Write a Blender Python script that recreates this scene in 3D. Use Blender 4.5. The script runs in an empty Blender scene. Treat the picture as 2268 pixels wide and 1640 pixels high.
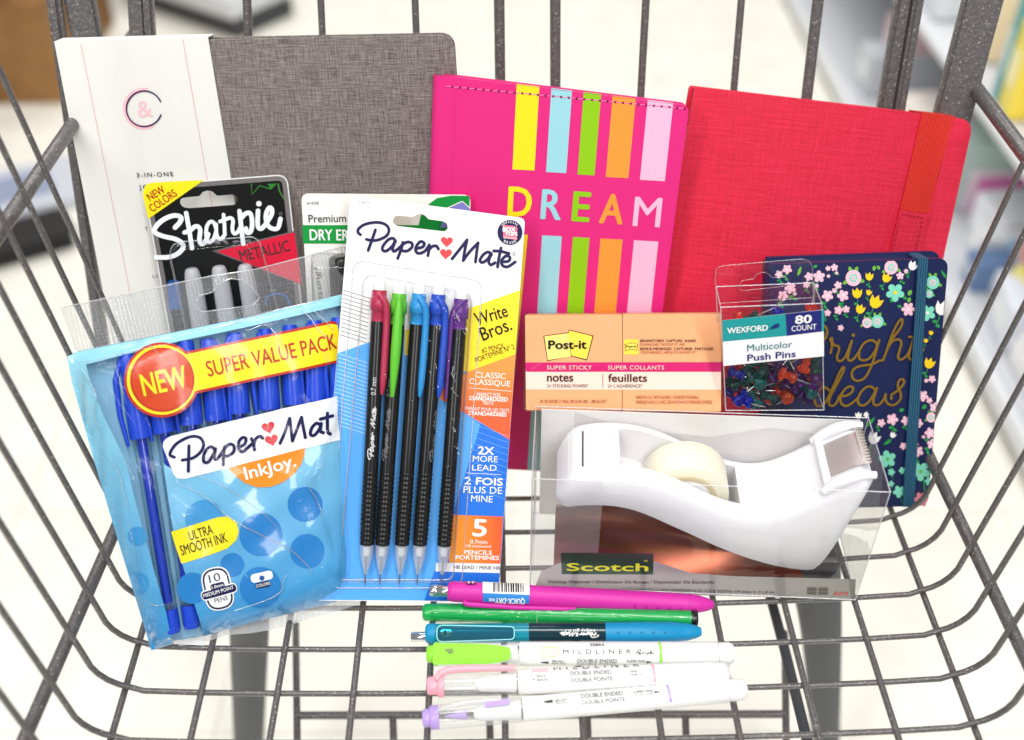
import bpy, bmesh, math, random
from mathutils import Vector, Matrix, Quaternion
from mathutils.geometry import tessellate_polygon
random.seed(7)
S = bpy.context.scene
COL = S.collection
# ------------------------------------------------------------------ camera, lights, exposure
CAM_H = 0.45
TH = math.atan(2021 / 2400.0)
FPX, CX, CY = 2400.0, 1134.0, 820.0          # focal length and centre in the photograph's 2268 px wide frame
cam_d = bpy.data.cameras.new('camera'); cam = bpy.data.objects.new('camera', cam_d); COL.objects.link(cam)
cam.location = (0, 0, CAM_H); cam.rotation_euler = (math.pi / 2 - TH, 0, 0)
cam_d.sensor_width = 36.0; cam_d.lens = 36.0 * FPX / 2268.0
cam_d.clip_start = 0.02; cam_d.clip_end = 60
cam_d.dof.use_dof = True; cam_d.dof.focus_distance = 0.545; cam_d.dof.aperture_fstop = 4.2
S.camera = cam
W = bpy.data.worlds.new('World'); S.world = W; W.use_nodes = True
W.node_tree.nodes['Background'].inputs[0].default_value = (0.97, 0.98, 1.0, 1)
W.node_tree.nodes['Background'].inputs[1].default_value = 0.46
def area(name, loc, size, energy, aim=(0, .45, 0), col=(1, .985, .96)):
    d = bpy.data.lights.new(name, 'AREA'); d.shape = 'RECTANGLE'; d.size, d.size_y = size; d.energy = energy; d.color = col
    o = bpy.data.objects.new(name, d); COL.objects.link(o); o.location = loc
    o.rotation_euler = (Vector(aim) - Vector(loc)).to_track_quat('-Z', 'Y').to_euler()
    return o
area('ceiling_lamp', (-.75, -.75, 2.2), (.3, 3.2), 66)
area('ceiling_lamp', (.55, -.75, 2.2), (.3, 3.2), 66)
area('ceiling_lamp', (-.1, 2.1, 2.3), (2.6, .3), 30, aim=(-.1, 1.4, -.5))
area('ceiling_lamp', (-.1, 3.6, 2.3), (2.6, .3), 55, aim=(-.1, 3.0, -.5))
S.view_settings.view_transform = 'Standard'; S.view_settings.look = 'None'
S.view_settings.exposure = -0.46; S.view_settings.gamma = 1.0
S.view_settings.use_curve_mapping = False
S.cycles.transparent_max_bounces = 40
S.cycles.max_bounces = 10
S.cycles.sample_clamp_indirect = 6
# ------------------------------------------------------------------ rays through the lens -> points on real surfaces
C0 = Vector((0, 0, CAM_H)); RT = Vector((1, 0, 0))
FW = Vector((0, math.cos(TH), -math.sin(TH))); UP = Vector((0, math.sin(TH), math.cos(TH)))
def ray(p): return FW + RT * ((p[0] - CX) / FPX) - UP * ((p[1] - CY) / FPX)
def on_z(p, z=0.0):
    r = ray(p); return C0 + r * ((z - CAM_H) / r.z)
def on_x(p, x):
    r = ray(p); return C0 + r * (x / r.x)
def on_y(p, y):
    r = ray(p); return C0 + r * (y / r.y)
class Plane:
    def __init__(s, o, u, v, n): s.o, s.u, s.v, s.n = Vector(o), Vector(u), Vector(v), Vector(n)
    @staticmethod
    def lean(o, lean, yaw=0, roll=0):
        b, g, r = map(math.radians, (lean, yaw, roll))
        u = Vector((math.cos(g), math.sin(g), 0)); n0 = Vector((math.sin(g), -math.cos(g), 0)); z = Vector((0, 0, 1))
        v = z * math.cos(b) - n0 * math.sin(b); n = u.cross(v)
        return Plane(o, u * math.cos(r) + v * math.sin(r), v * math.cos(r) - u * math.sin(r), n)
    def mat(s):
        m = Matrix.Identity(4)
        for i, a in enumerate((s.u, s.v, s.n, s.o)):
            for j in range(3): m[j][i] = a[j]
        return m
    def uv(s, p, z=0.0):
        r = ray(p); o = s.o + s.n * z
        t = (o - C0).dot(s.n) / r.dot(s.n); q = C0 + r * t - s.o
        return (q.dot(s.u), q.dot(s.v))
# ------------------------------------------------------------------ materials
def lin(c): return tuple(((x / 255) / 12.92 if x / 255 <= .04045 else ((x / 255 + .055) / 1.055) ** 2.4) for x in c)
MATS = {}
def new_mat(name):
    m = bpy.data.materials.new(name); m.use_nodes = True; MATS[name] = m
    return m, m.node_tree.nodes, m.node_tree.links, m.node_tree.nodes['Principled BSDF']
def M(rgb, rough=.45, metal=0., coat=0., spec=.32, var=0.0, key=None):
    k = key or 'paint_%d_%d_%d_%d_%d_%d' % (*rgb, int(rough * 100), int(metal * 100), int(coat * 100))
    if k in MATS: return MATS[k]
    m, N, L, b = new_mat(k)
    b.inputs['Base Color'].default_value = (*lin(rgb), 1); b.inputs['Roughness'].default_value = rough
    b.inputs['Metallic'].default_value = metal; b.inputs['Coat Weight'].default_value = coat * .5
    b.inputs['Coat Roughness'].default_value = .08; b.inputs['Specular IOR Level'].default_value = spec
    # faint uneven surface so that no plastic or paper is perfectly uniform
    tc = N.new('ShaderNodeTexCoord'); no = N.new('ShaderNodeTexNoise'); no.inputs['Scale'].default_value = 90
    no.inputs['Detail'].default_value = 4
    bp = N.new('ShaderNodeBump'); bp.inputs['Strength'].default_value = .06; bp.inputs['Distance'].default_value = .001
    L.new(tc.outputs['Object'], no.inputs['Vector']); L.new(no.outputs['Fac'], bp.inputs['Height']); L.new(bp.outputs['Normal'], b.inputs['Normal'])
    return m
def clear(key, tint=(1, 1, 1), base=.04, k=1.0, rough=.06, bump=0., bscale=60., haze=0.0, hazecol=(.9, .92, .95), dots=False, stretch=(1, 1, 1), crease=False):
    if key in MATS: return MATS[key]
    m, N, L, b = new_mat(key); N.remove(b); out = N['Material Output']
    tr = N.new('ShaderNodeBsdfTransparent'); tr.inputs[0].default_value = (*tint, 1)
    gl = N.new('ShaderNodeBsdfGlossy'); gl.inputs['Roughness'].default_value = rough
    fr = N.new('ShaderNodeLayerWeight'); fr.inputs['Blend'].default_value = .5
    pw = N.new('ShaderNodeMath'); pw.operation = 'POWER'; pw.inputs[1].default_value = 4.0; L.new(fr.outputs['Facing'], pw.inputs[0])
    ma = N.new('ShaderNodeMath'); ma.operation = 'MULTIPLY_ADD'; ma.inputs[1].default_value = k; ma.inputs[2].default_value = base; ma.use_clamp = True
    mx = N.new('ShaderNodeMixShader')
    L.new(pw.outputs[0], ma.inputs[0]); L.new(ma.outputs[0], mx.inputs[0]); L.new(tr.outputs[0], mx.inputs[1]); L.new(gl.outputs[0], mx.inputs[2])
    last = mx
    if haze > 0:
        df = N.new('ShaderNodeBsdfDiffuse'); df.inputs[0].default_value = (*hazecol, 1)
        m2 = N.new('ShaderNodeMixShader'); m2.inputs[0].default_value = haze
        L.new(mx.outputs[0], m2.inputs[1]); L.new(df.outputs[0], m2.inputs[2]); last = m2
    if bump > 0:
        tc = N.new('ShaderNodeTexCoord'); mp = N.new('ShaderNodeMapping'); mp.inputs['Scale'].default_value = stretch
        L.new(tc.outputs['Object'], mp.inputs['Vector'])
        if dots:
            no = N.new('ShaderNodeTexVoronoi'); no.inputs['Scale'].default_value = bscale; no.inputs['Randomness'].default_value = .15; so = no.outputs['Distance']
        elif crease:
            wn = N.new('ShaderNodeTexNoise'); wn.inputs['Scale'].default_value = bscale; wn.inputs['Detail'].default_value = 2; L.new(mp.outputs[0], wn.inputs['Vector'])
            vm = N.new('ShaderNodeVectorMath'); vm.operation = 'MULTIPLY_ADD'; vm.inputs[1].default_value = (.03, .03, .0); L.new(wn.outputs['Color'], vm.inputs[0]); L.new(mp.outputs[0], vm.inputs[2])
            mp = vm; no = N.new('ShaderNodeTexVoronoi'); no.feature = 'DISTANCE_TO_EDGE'; no.inputs['Scale'].default_value = bscale
            mr = N.new('ShaderNodeMapRange'); mr.interpolation_type = 'SMOOTHSTEP'; mr.inputs[2].default_value = .16; L.new(no.outputs['Distance'], mr.inputs[0]); so = mr.outputs[0]
        else:
            no = N.new('ShaderNodeTexNoise'); no.inputs['Scale'].default_value = bscale; no.inputs['Detail'].default_value = 2; no.inputs['Distortion'].default_value = 1.2; so = no.outputs['Fac']
        L.new(mp.outputs[0], no.inputs['Vector'])
        bp = N.new('ShaderNodeBump'); bp.inputs['Strength'].default_value = bump; bp.inputs['Distance'].default_value = .0035 if crease else .004
        L.new(so, bp.inputs['Height']); L.new(bp.outputs[0], gl.inputs['Normal']); L.new(bp.outputs[0], fr.inputs['Normal'])
    L.new(last.outputs[0], out.inputs[0])
    return m
def ramp(N, L, src, stops):
    r = N.new('ShaderNodeValToRGB'); e = r.color_ramp.elements
    while len(e) < len(stops): e.new(.5)
    for el, (p, c) in zip(e, stops): el.position = p; el.color = (*c, 1)
    L.new(src, r.inputs[0]); return r
def wire_mat():
    m, N, L, b = new_mat('speckled_charcoal_powder_coat')
    tc = N.new('ShaderNodeTexCoord'); v = N.new('ShaderNodeTexVoronoi'); v.inputs['Scale'].default_value = 1500
    L.new(tc.outputs['Object'], v.inputs['Vector'])
    v2 = N.new('ShaderNodeTexWhiteNoise'); v2.noise_dimensions = '3D'; L.new(v.outputs['Position'], v2.inputs['Vector'])
    r = ramp(N, L, v2.outputs['Value'], [(0, lin((84, 81, 81))), (.90, lin((98, 94, 93))), (.97, lin((118, 114, 112))), (1, lin((170, 166, 162)))])
    no = N.new('ShaderNodeTexNoise'); no.inputs['Scale'].default_value = 420; no.inputs['Detail'].default_value = 3
    L.new(tc.outputs['Object'], no.inputs['Vector'])
    bp = N.new('ShaderNodeBump'); bp.inputs['Strength'].default_value = .5; bp.inputs['Distance'].default_value = .0012
    L.new(no.outputs['Fac'], bp.inputs['Height']); L.new(bp.outputs[0], b.inputs['Normal'])
    L.new(r.outputs[0], b.inputs['Base Color']); b.inputs['Roughness'].default_value = .33; b.inputs['Metallic'].default_value = .1; b.inputs['Coat Weight'].default_value = .25; b.inputs['Coat Roughness'].default_value = .2
    return m
def linen(key, dark, light, rough, metal=0., scale=1.0, bump=.5):
    m, N, L, b = new_mat(key)
    tc = N.new('ShaderNodeTexCoord'); outs = []
    for st in ((60, 900, 60), (900, 60, 60)):
        mp = N.new('ShaderNodeMapping'); mp.inputs['Scale'].default_value = [x * scale for x in st]; L.new(tc.outputs['Object'], mp.inputs['Vector'])
        no = N.new('ShaderNodeTexNoise'); no.inputs['Scale'].default_value = 1; no.inputs['Detail'].default_value = 5; no.inputs['Roughness'].default_value = .7
        L.new(mp.outputs[0], no.inputs['Vector']); outs.append(no.outputs['Fac'])
    n3 = N.new('ShaderNodeTexNoise'); n3.inputs['Scale'].default_value = 1500 * scale; n3.inputs['Detail'].default_value = 2; L.new(tc.outputs['Object'], n3.inputs['Vector'])
    a = N.new('ShaderNodeMath'); a.operation = 'ADD'; L.new(outs[0], a.inputs[0]); L.new(outs[1], a.inputs[1])
    a2 = N.new('ShaderNodeMath'); a2.operation = 'MULTIPLY_ADD'; a2.inputs[1].default_value = .6; L.new(n3.outputs['Fac'], a2.inputs[0]); L.new(a.outputs[0], a2.inputs[2])
    r = ramp(N, L, a2.outputs[0], [(.95 / 2, (0, 0, 0)), (1, (1, 1, 1))])
    mr = N.new('ShaderNodeMapRange'); mr.inputs[1].default_value = .95; mr.inputs[2].default_value = 1.65; L.new(a2.outputs[0], mr.inputs[0]); N.remove(r)
    mx = N.new('ShaderNodeMix'); mx.data_type = 'RGBA'; mx.inputs['A'].default_value = (*lin(dark), 1); mx.inputs['B'].default_value = (*lin(light), 1)
    L.new(mr.outputs[0], mx.inputs['Factor']); L.new(mx.outputs['Result'], b.inputs['Base Color'])
    bp = N.new('ShaderNodeBump'); bp.inputs['Strength'].default_value = bump; bp.inputs['Distance'].default_value = .0006
    L.new(mr.outputs[0], bp.inputs['Height']); L.new(bp.outputs[0], b.inputs['Normal'])
    b.inputs['Roughness'].default_value = rough; b.inputs['Metallic'].default_value = metal
    return m
def ribbed(key, c1, c2, per, axis=0, rough=.7):
    m, N, L, b = new_mat(key)
    tc = N.new('ShaderNodeTexCoord'); sx = N.new('ShaderNodeSeparateXYZ'); L.new(tc.outputs['Object'], sx.inputs[0])
    mu = N.new('ShaderNodeMath'); mu.operation = 'MULTIPLY'; mu.inputs[1].default_value = 2 * math.pi / per; L.new(sx.outputs[axis], mu.inputs[0])
    si = N.new('ShaderNodeMath'); si.operation = 'SINE'; L.new(mu.outputs[0], si.inputs[0])
    mr = N.new('ShaderNodeMapRange'); mr.inputs[1].default_value = -1; L.new(si.outputs[0], mr.inputs[0])
    mx = N.new('ShaderNodeMix'); mx.data_type = 'RGBA'; mx.inputs['A'].default_value = (*lin(c1), 1); mx.inputs['B'].default_value = (*lin(c2), 1)
    L.new(mr.outputs[0], mx.inputs['Factor']); L.new(mx.outputs['Result'], b.inputs['Base Color'])
    bp = N.new('ShaderNodeBump'); bp.inputs['Strength'].default_value = .5; bp.inputs['Distance'].default_value = .0005
    L.new(mr.outputs[0], bp.inputs['Height']); L.new(bp.outputs[0], b.inputs['Normal']); b.inputs['Roughness'].default_value = rough
    return m
def grad(key, c1, c2, v0, v1, axis=1, rough=.35, coat=.3):
    m, N, L, b = new_mat(key)
    tc = N.new('ShaderNodeTexCoord'); sx = N.new('ShaderNodeSeparateXYZ'); L.new(tc.outputs['Object'], sx.inputs[0])
    mr = N.new('ShaderNodeMapRange'); mr.inputs[1].default_value = v0; mr.inputs[2].default_value = v1; L.new(sx.outputs[axis], mr.inputs[0])
    mx = N.new('ShaderNodeMix'); mx.data_type = 'RGBA'; mx.inputs['A'].default_value = (*lin(c1), 1); mx.inputs['B'].default_value = (*lin(c2), 1)
    L.new(mr.outputs[0], mx.inputs['Factor']); L.new(mx.outputs['Result'], b.inputs['Base Color'])
    b.inputs['Roughness'].default_value = rough; b.inputs['Coat Weight'].default_value = coat
    return m
def plastic(key, rgb, trans=.7, rough=.08, ior=1.3):
    m, N, L, b = new_mat(key)
    b.inputs['Base Color'].default_value = (*lin(rgb), 1); b.inputs['Roughness'].default_value = rough
    b.inputs['Transmission Weight'].default_value = trans; b.inputs['IOR'].default_value = ior
    return m
def cardboard_mat():
    m, N, L, b = new_mat('brown_cardboard')
    tc = N.new('ShaderNodeTexCoord'); no = N.new('ShaderNodeTexNoise'); no.inputs['Scale'].default_value = 9; no.inputs['Detail'].default_value = 6
    L.new(tc.outputs['Object'], no.inputs['Vector'])
    r = ramp(N, L, no.outputs['Fac'], [(.3, lin((120, 82, 42))), (.7, lin((164, 120, 68)))])
    L.new(r.outputs[0], b.inputs['Base Color']); b.inputs['Roughness'].default_value = .8
    return m
def floor_mat():
    m, N, L, b = new_mat('cream_vinyl_floor')
    tc = N.new('ShaderNodeTexCoord'); no = N.new('ShaderNodeTexNoise'); no.inputs['Scale'].default_value = 14; no.inputs['Detail'].default_value = 8
    L.new(tc.outputs['Object'], no.inputs['Vector'])
    br = N.new('ShaderNodeTexBrick'); br.offset = 0; br.inputs['Scale'].default_value = 1; br.inputs['Mortar Size'].default_value = .0012
    br.inputs['Brick Width'].default_value = .305; br.inputs['Row Height'].default_value = .305
    L.new(tc.outputs['Object'], br.inputs['Vector'])
    r = ramp(N, L, no.outputs['Fac'], [(.3, lin((240, 237, 224))), (.7, lin((251, 249, 238)))])
    L.new(r.outputs[0], br.inputs['Color1']); L.new(r.outputs[0], br.inputs['Color2']); br.inputs['Mortar'].default_value = (*lin((214, 209, 194)), 1)
    L.new(br.outputs['Color'], b.inputs['Base Color']); b.inputs['Roughness'].default_value = .4
    return m
# ------------------------------------------------------------------ things and mesh building
def thing(name, label, cat, mw=None, group=None):
    o = bpy.data.objects.new(name, None); COL.objects.link(o); o.empty_display_size = .02
    if mw is not None: o.matrix_world = mw
    o['label'] = label; o['category'] = cat
    if group: o['group'] = group
    return o
def rnd(pts, r, n=5):
    out = []; k = len(pts); rs = r if isinstance(r, (list, tuple)) else [r] * k
    for i, p in enumerate(pts):
        p = Vector(p[:2]); a = Vector(pts[i - 1][:2]) - p; b = Vector(pts[(i + 1) % k][:2]) - p
        rr = min(rs[i], a.length * .49, b.length * .49)
        if rr <= 1e-9: out.append(tuple(p)); continue
        a = p + a.normalized() * rr; b = p + b.normalized() * rr
        for j in range(n + 1):
            t = j / n; out.append(tuple(a * (1 - t) ** 2 + p * 2 * t * (1 - t) + b * t * t))
    return out
def cr(pts, n=7, closed=False):
    P = [Vector(p) for p in pts]; out = []
    if len(P) < 3: return P
    for i in range(len(P) - 1):
        a = P[i - 1] if i > 0 else P[0] * 2 - P[1]; b = P[i]; c = P[i + 1]; d = P[i + 2] if i + 2 < len(P) else P[-1] * 2 - P[-2]
        for j in range(n):
            t = j / n
            out.append(.5 * ((2 * b) + (c - a) * t + (2 * a - 5 * b + 4 * c - d) * t * t + (3 * b - a - 3 * c + d) * t ** 3))
    return out + [P[-1]]
class MB:
    def __init__(s): s.v, s.f, s.m, s.sm, s.mats = [], [], [], [], []
    def mi(s, m):
        if m not in s.mats: s.mats.append(m)
        return s.mats.index(m)
    def add(s, vs, fs, m, smooth=False):
        o = len(s.v); s.v += [tuple(x) for x in vs]; i = s.mi(m)
        for f in fs: s.f.append([o + k for k in f]); s.m.append(i); s.sm.append(smooth)
    def build(s, name, parent=None, label=None):
        me = bpy.data.meshes.new(name); me.from_pydata(s.v, [], s.f)
        for m in s.mats: me.materials.append(m)
        me.polygons.foreach_set('material_index', s.m); me.polygons.foreach_set('use_smooth', s.sm); me.update()
        o = bpy.data.objects.new(name, me); COL.objects.link(o)
        if parent is not None: o.parent = parent
        if label: o['label'] = label
        return o
    def box(s, a, b, m, bev=0.):
        (x0, y0, z0), (x1, y1, z1) = a, b
        if bev > 0:
            bm = bmesh.new(); bmesh.ops.create_cube(bm, size=1)
            for v in bm.verts: v.co = Vector(((x0 + x1) / 2 + v.co.x * (x1 - x0), (y0 + y1) / 2 + v.co.y * (y1 - y0), (z0 + z1) / 2 + v.co.z * (z1 - z0)))
            bmesh.ops.bevel(bm, geom=bm.edges[:], offset=bev, segments=2, affect='EDGES', profile=.6)
            bm.verts.index_update(); s.add([v.co.copy() for v in bm.verts], [[v.index for v in f.verts] for f in bm.faces], m); bm.free(); return
        s.add([(x0, y0, z0), (x1, y0, z0), (x1, y1, z0), (x0, y1, z0), (x0, y0, z1), (x1, y0, z1), (x1, y1, z1), (x0, y1, z1)],
              [(3, 2, 1, 0), (4, 5, 6, 7), (0, 1, 5, 4), (1, 2, 6, 5), (2, 3, 7, 6), (3, 0, 4, 7)], m)
    def slab(s, pts, z0, z1, m, side=None, holes=(), bottom=True):
        loops = [list(pts)] + [list(h) for h in holes]; flat = [p for l in loops for p in l]; n = len(flat)
        tris = tessellate_polygon([[Vector((p[0], p[1], 0)) for p in l] for l in loops]); ft = []
        for t in tris:
            a, b, c = (flat[i] for i in t)
            ft.append(t if (b[0] - a[0]) * (c[1] - a[1]) - (b[1] - a[1]) * (c[0] - a[0]) > 0 else t[::-1])
        s.add([(p[0], p[1], z1) for p in flat], ft, m)
        if bottom: s.add([(p[0], p[1], z0) for p in flat], [t[::-1] for t in ft], side or m)
        for l in loops:
            k = len(l); s.add([(p[0], p[1], z0) for p in l] + [(p[0], p[1], z1) for p in l], [(i, (i + 1) % k, k + (i + 1) % k, k + i) for i in range(k)], side or m)
    def tube(s, path, r, m, n=8, caps=True):
        P = [Vector(p) for p in path]; k = len(P); rs = r if isinstance(r, (list, tuple)) else [r] * k; vs = []
        t0 = (P[1] - P[0]).normalized(); a = t0.orthogonal().normalized()
        for i in range(k):
            t = (P[min(i + 1, k - 1)] - P[max(i - 1, 0)]).normalized(); a = (a - t * a.dot(t)).normalized(); b = t.cross(a)
            for j in range(n):
                th = 2 * math.pi * j / n; vs.append(P[i] + (a * math.cos(th) + b * math.sin(th)) * rs[i])
        fs = [(i * n + j, i * n + (j + 1) % n, (i + 1) * n + (j + 1) % n, (i + 1) * n + j) for i in range(k - 1) for j in range(n)]
        s.add(vs, fs, m, True)
        if caps: s.add(vs[:n], [tuple(range(n))[::-1]], m); s.add(vs[-n:], [tuple(range(n))], m)
    def lathe(s, o, ax, prof, m, n=20, e1=None, sy=1.0):
        # prof: list of (distance along the axis, radius)
        o = Vector(o); ax = Vector(ax).normalized(); a = Vector(e1) if e1 is not None else ax.orthogonal().normalized(); b = ax.cross(a); vs = []
        for t, r in prof:
            for j in range(n):
                th = 2 * math.pi * j / n; vs.append(o + ax * t + (a * math.cos(th) * r + b * math.sin(th) * r * sy))
        k = len(prof)
        s.add(vs, [(i * n + j, i * n + (j + 1) % n, (i + 1) * n + (j + 1) % n, (i + 1) * n + j) for i in range(k - 1) for j in range(n)], m, True)
        if prof[0][1] > 1e-6: s.add(vs[:n], [tuple(range(n))[::-1]], m)
        if prof[-1][1] > 1e-6: s.add(vs[-n:], [tuple(range(n))], m)
# text meshes from Blender's built-in font
_fc = bpy.data.curves.new('lettering_source', 'FONT'); _fo = bpy.data.objects.new('lettering_source', _fc); COL.objects.link(_fo)
_tcache = {}
def glyphs(body, bold, sp, shear=0.):
    k = (body, bold, sp, shear)
    if k not in _tcache:
        _fc.body = body; _fc.offset = 0; _fc.space_character = sp; _fc.resolution_u = 3; _fc.shear = shear; _fc.size = 1; _fc.dimensions = '2D'; _fc.fill_mode = 'FRONT'
        bpy.context.view_layer.update()
        me = bpy.data.meshes.new_from_object(_fo.evaluated_get(bpy.context.evaluated_depsgraph_get()))
        vs = [(v.co.x, v.co.y) for v in me.vertices]; fs = [tuple(p.vertices) for p in me.polygons]; bpy.data.meshes.remove(me)
        _tcache[k] = (vs, fs)
    return _tcache[k]
_hv, _ = glyphs('H', 0, 1); CAP = max(v[1] for v in _hv)
LAY = .00013
class Dec:
    """printing on a surface: pixel -> (u, v) on the surface -> 3-D point, a hair above it"""
    def __init__(s, mb, pl, crop=(0, 0, 1), z=0.0, zf=None, lift=None, sub=0.0):
        s.mb, s.pl, s.c, s.z, s.zf, s.sub = mb, pl, crop, z, zf, sub
        s.lift = lift or (lambda u, v, dz: (u, v, s.z + (s.zf(u, v) if s.zf else 0) + dz))
    def at(s, crop): d = Dec(s.mb, s.pl, crop, s.z, s.zf, None, s.sub); d.lift = s.lift; return d
    def uv(s, p):
        q = (s.c[0] + p[0] * s.c[2], s.c[1] + p[1] * s.c[2]); z = s.z; a = s.pl.uv(q, z)
        if s.zf:
            for _ in range(3): a = s.pl.uv(q, s.z + s.zf(*a))
        return a
    def px(s, p): a = s.uv(p); b = s.uv((p[0] + 20, p[1])); return math.hypot(a[0] - b[0], a[1] - b[1]) / 20
    def emit(s, vs, fs, m, lay):
        fs = [f if sum(vs[f[i]][0] * vs[f[(i + 1) % len(f)]][1] - vs[f[(i + 1) % len(f)]][0] * vs[f[i]][1] for i in range(len(f))) > 0 else tuple(f)[::-1] for f in fs]
        if s.sub > 0:
            tri = []
            for f in fs:
                if len(f) == 3: tri.append(tuple(vs[i] for i in f))
                else: tri += [tuple(vs[f[i]] for i in t) for t in tessellate_polygon([[Vector((*vs[i], 0)) for i in f]])]
            out = []
            while tri:
                t = tri.pop(); e = [math.dist(t[i], t[(i + 1) % 3]) for i in range(3)]; k = e.index(max(e))
                if e[k] > s.sub:
                    a, b, c = t[k], t[(k + 1) % 3], t[(k + 2) % 3]; mid = ((a[0] + b[0]) / 2, (a[1] + b[1]) / 2); tri += [(a, mid, c), (mid, b, c)]
                else: out.append(t)
            vs = [p for t in out for p in t]; fs = [(3 * i, 3 * i + 1, 3 * i + 2) for i in range(len(out))]
            fs = [f if (vs[f[1]][0] - vs[f[0]][0]) * (vs[f[2]][1] - vs[f[0]][1]) - (vs[f[1]][1] - vs[f[0]][1]) * (vs[f[2]][0] - vs[f[0]][0]) > 0 else f[::-1] for f in fs]
        s.mb.add([s.lift(a, b, lay * LAY) for a, b in vs], fs, m, s.sub > 0)
    def polyuv(s, U, m, lay=1):
        t = tessellate_polygon([[Vector((*p, 0)) for p in U]]); s.emit(U, [tuple(x) for x in t], m, lay)
    def poly(s, pts, m, lay=1, r=0): s.polyuv([s.uv(p) for p in (rnd(pts, r) if r else pts)], m, lay)
    def disc(s, c, r, m, lay=1, ry=None, n=28, rot=0):
        ry = ry or r; q = math.radians(rot)
        s.poly([(c[0] + r * math.cos(t) * math.cos(q) - ry * math.sin(t) * math.sin(q), c[1] + r * math.cos(t) * math.sin(q) + ry * math.sin(t) * math.cos(q)) for t in [2 * math.pi * i / n for i in range(n)]], m, lay)
    def stroke(s, pts, w, m, lay=1, smooth=True, cap=True, w1=None):
        P = [Vector(s.uv(p)) for p in (cr([(*p, 0) for p in pts]) if smooth else pts)]; h = w * s.px(pts[0]) / 2; k = len(P); vs = []
        h1 = h if w1 is None else w1 * s.px(pts[0]) / 2
        for i in range(k):
            t = (P[min(i + 1, k - 1)] - P[max(i - 1, 0)]); t = t.normalized() if t.length > 0 else Vector((1, 0)); nn = Vector((-t.y, t.x)); hh = h + (h1 - h) * i / (k - 1)
            vs += [P[i] + nn * hh, P[i] - nn * hh]
        for i in range(k - 1):
            s.emit([tuple(vs[2 * i]), tuple(vs[2 * i + 1]), tuple(vs[2 * i + 3]), tuple(vs[2 * i + 2])], [(0, 1, 2, 3)], m, lay + .7 * i / k)
        if cap:
            for e, i, hh in ((P[0] - P[1], 0, h), (P[-1] - P[-2], k - 1, h1)):
                a0 = math.atan2(e.y, e.x) - math.pi / 2
                s.emit([tuple(P[i] + Vector((math.cos(a0 + math.pi * j / 6), math.sin(a0 + math.pi * j / 6))) * hh) for j in range(7)], [tuple(range(7))], m, lay + .7 * i / k)
    def text(s, body, p0, p1, h, m, lay=3, bold=0., sp=1., shear=0.):
        vs, fs = glyphs(body, bold, sp, shear)
        if not vs: return
        x0 = min(v[0] for v in vs); x1 = max(v[0] for v in vs); A = Vector(s.uv(p0)); B = Vector(s.uv(p1)); e = B - A
        px = e.length / math.dist(p0, p1); up = Vector((-e.y, e.x)).normalized() * (h * px)
        bx, by = e.normalized() * (bold * h * px * .9), up.normalized() * (bold * h * px * .6)
        for i, (p, q) in enumerate(((0, 0), (1, 0), (-1, 0), (0, 1), (0, -1)) if bold > 0 else ((0, 0),)):
            s.emit([tuple(A + e * ((x - x0) / (x1 - x0)) + up * (y / CAP) + bx * p + by * q) for x, y in vs], fs, m, lay + .13 * i)
    def heart(s, c, r, m, lay=3, rot=0):
        q = math.radians(rot); pts = []
        for i in range(30):
            t = 2 * math.pi * i / 30; x = 16 * math.sin(t) ** 3 / 16; y = -(13 * math.cos(t) - 5 * math.cos(2 * t) - 2 * math.cos(3 * t) - math.cos(4 * t)) / 16
            pts.append((c[0] + r * (x * math.cos(q) - y * math.sin(q)), c[1] + r * (x * math.sin(q) + y * math.cos(q))))
        s.poly(pts, m, lay)
# the crops of the photograph that shapes were measured in
C1 = (0, 0, 1 / 3); C2 = (756, 0, 1 / 3); C3 = (1512, 0, 1 / 3); CM = (0, 546.75, 1 / 3); CB = (112.5, 1012.5, .28804); CL = (348.75, 900, .17857)
CSH = (303.75, 382.5, .17857); CPM = (765, 472.5, .17857); C5 = (675, 546.75, .24975); C6 = (675, 928.1, .25724); CPO = (1125, 646.9, .22321)
CT = (1125, 888.75, .3869); CPE = (900, 1265.6, .34722); CBR = (1800, 686.25, .14402); CF1 = (1681.9, 562.5, .20089); CF2 = (1856.25, 900, .14408); CPI = (1563.75, 562.5, .21959)
C7 = (0, 1093.5, 1 / 3); C8 = (1512, 1093.5, 1 / 3)
def cp(c, p): return (c[0] + p[0] * c[2], c[1] + p[1] * c[2])
# ------------------------------------------------------------------ the store floor and what stands beyond the cart
ZF = -.55
mb = MB(); mb.box((-4, -2, ZF - .02), (4, 9, ZF), floor_mat()); fl = mb.build('floor'); fl['kind'] = 'structure'
CARD = cardboard_mat(); TAPE = M((196, 166, 120), .35, key='packing_tape')
def carton(loc, size, rz, label, group='cardboard cartons on the store floor'):
    mw = Matrix.Translation(loc) @ Matrix.Rotation(rz, 4, 'Z'); t = thing('cardboard_carton', label, 'carton', mw, group)
    w, d, h = size; mb = MB(); mb.box((-w / 2, -d / 2, 0), (w / 2, d / 2, h * .985), CARD, .004); mb.build('carton_body', t)
    for s in (-1, 1):
        mb = MB(); mb.box((-w / 2, min(s * .002, s * d / 2), h * .985 + .0005), (w / 2, max(s * .002, s * d / 2), h), CARD, .002); mb.build('top_flap', t)
    mb = MB(); mb.box((-w / 2 - .001, -.025, h + .0005), (w / 2 + .001, .025, h + .0015), TAPE); mb.box((-w / 2 - .0015, -.025, h * .7), (-w / 2 - .0005, .025, h), TAPE); mb.build('packing_tape', t)
carton((-1.22, 2.22, ZF), (.62, .42, .2), .05, 'wide brown carton on the floor, lowest of the stack at the far left')
carton((-1.24, 2.24, ZF + .202), (.55, .4, .2), -.04, 'brown carton resting on top of another carton at the far left')
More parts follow.
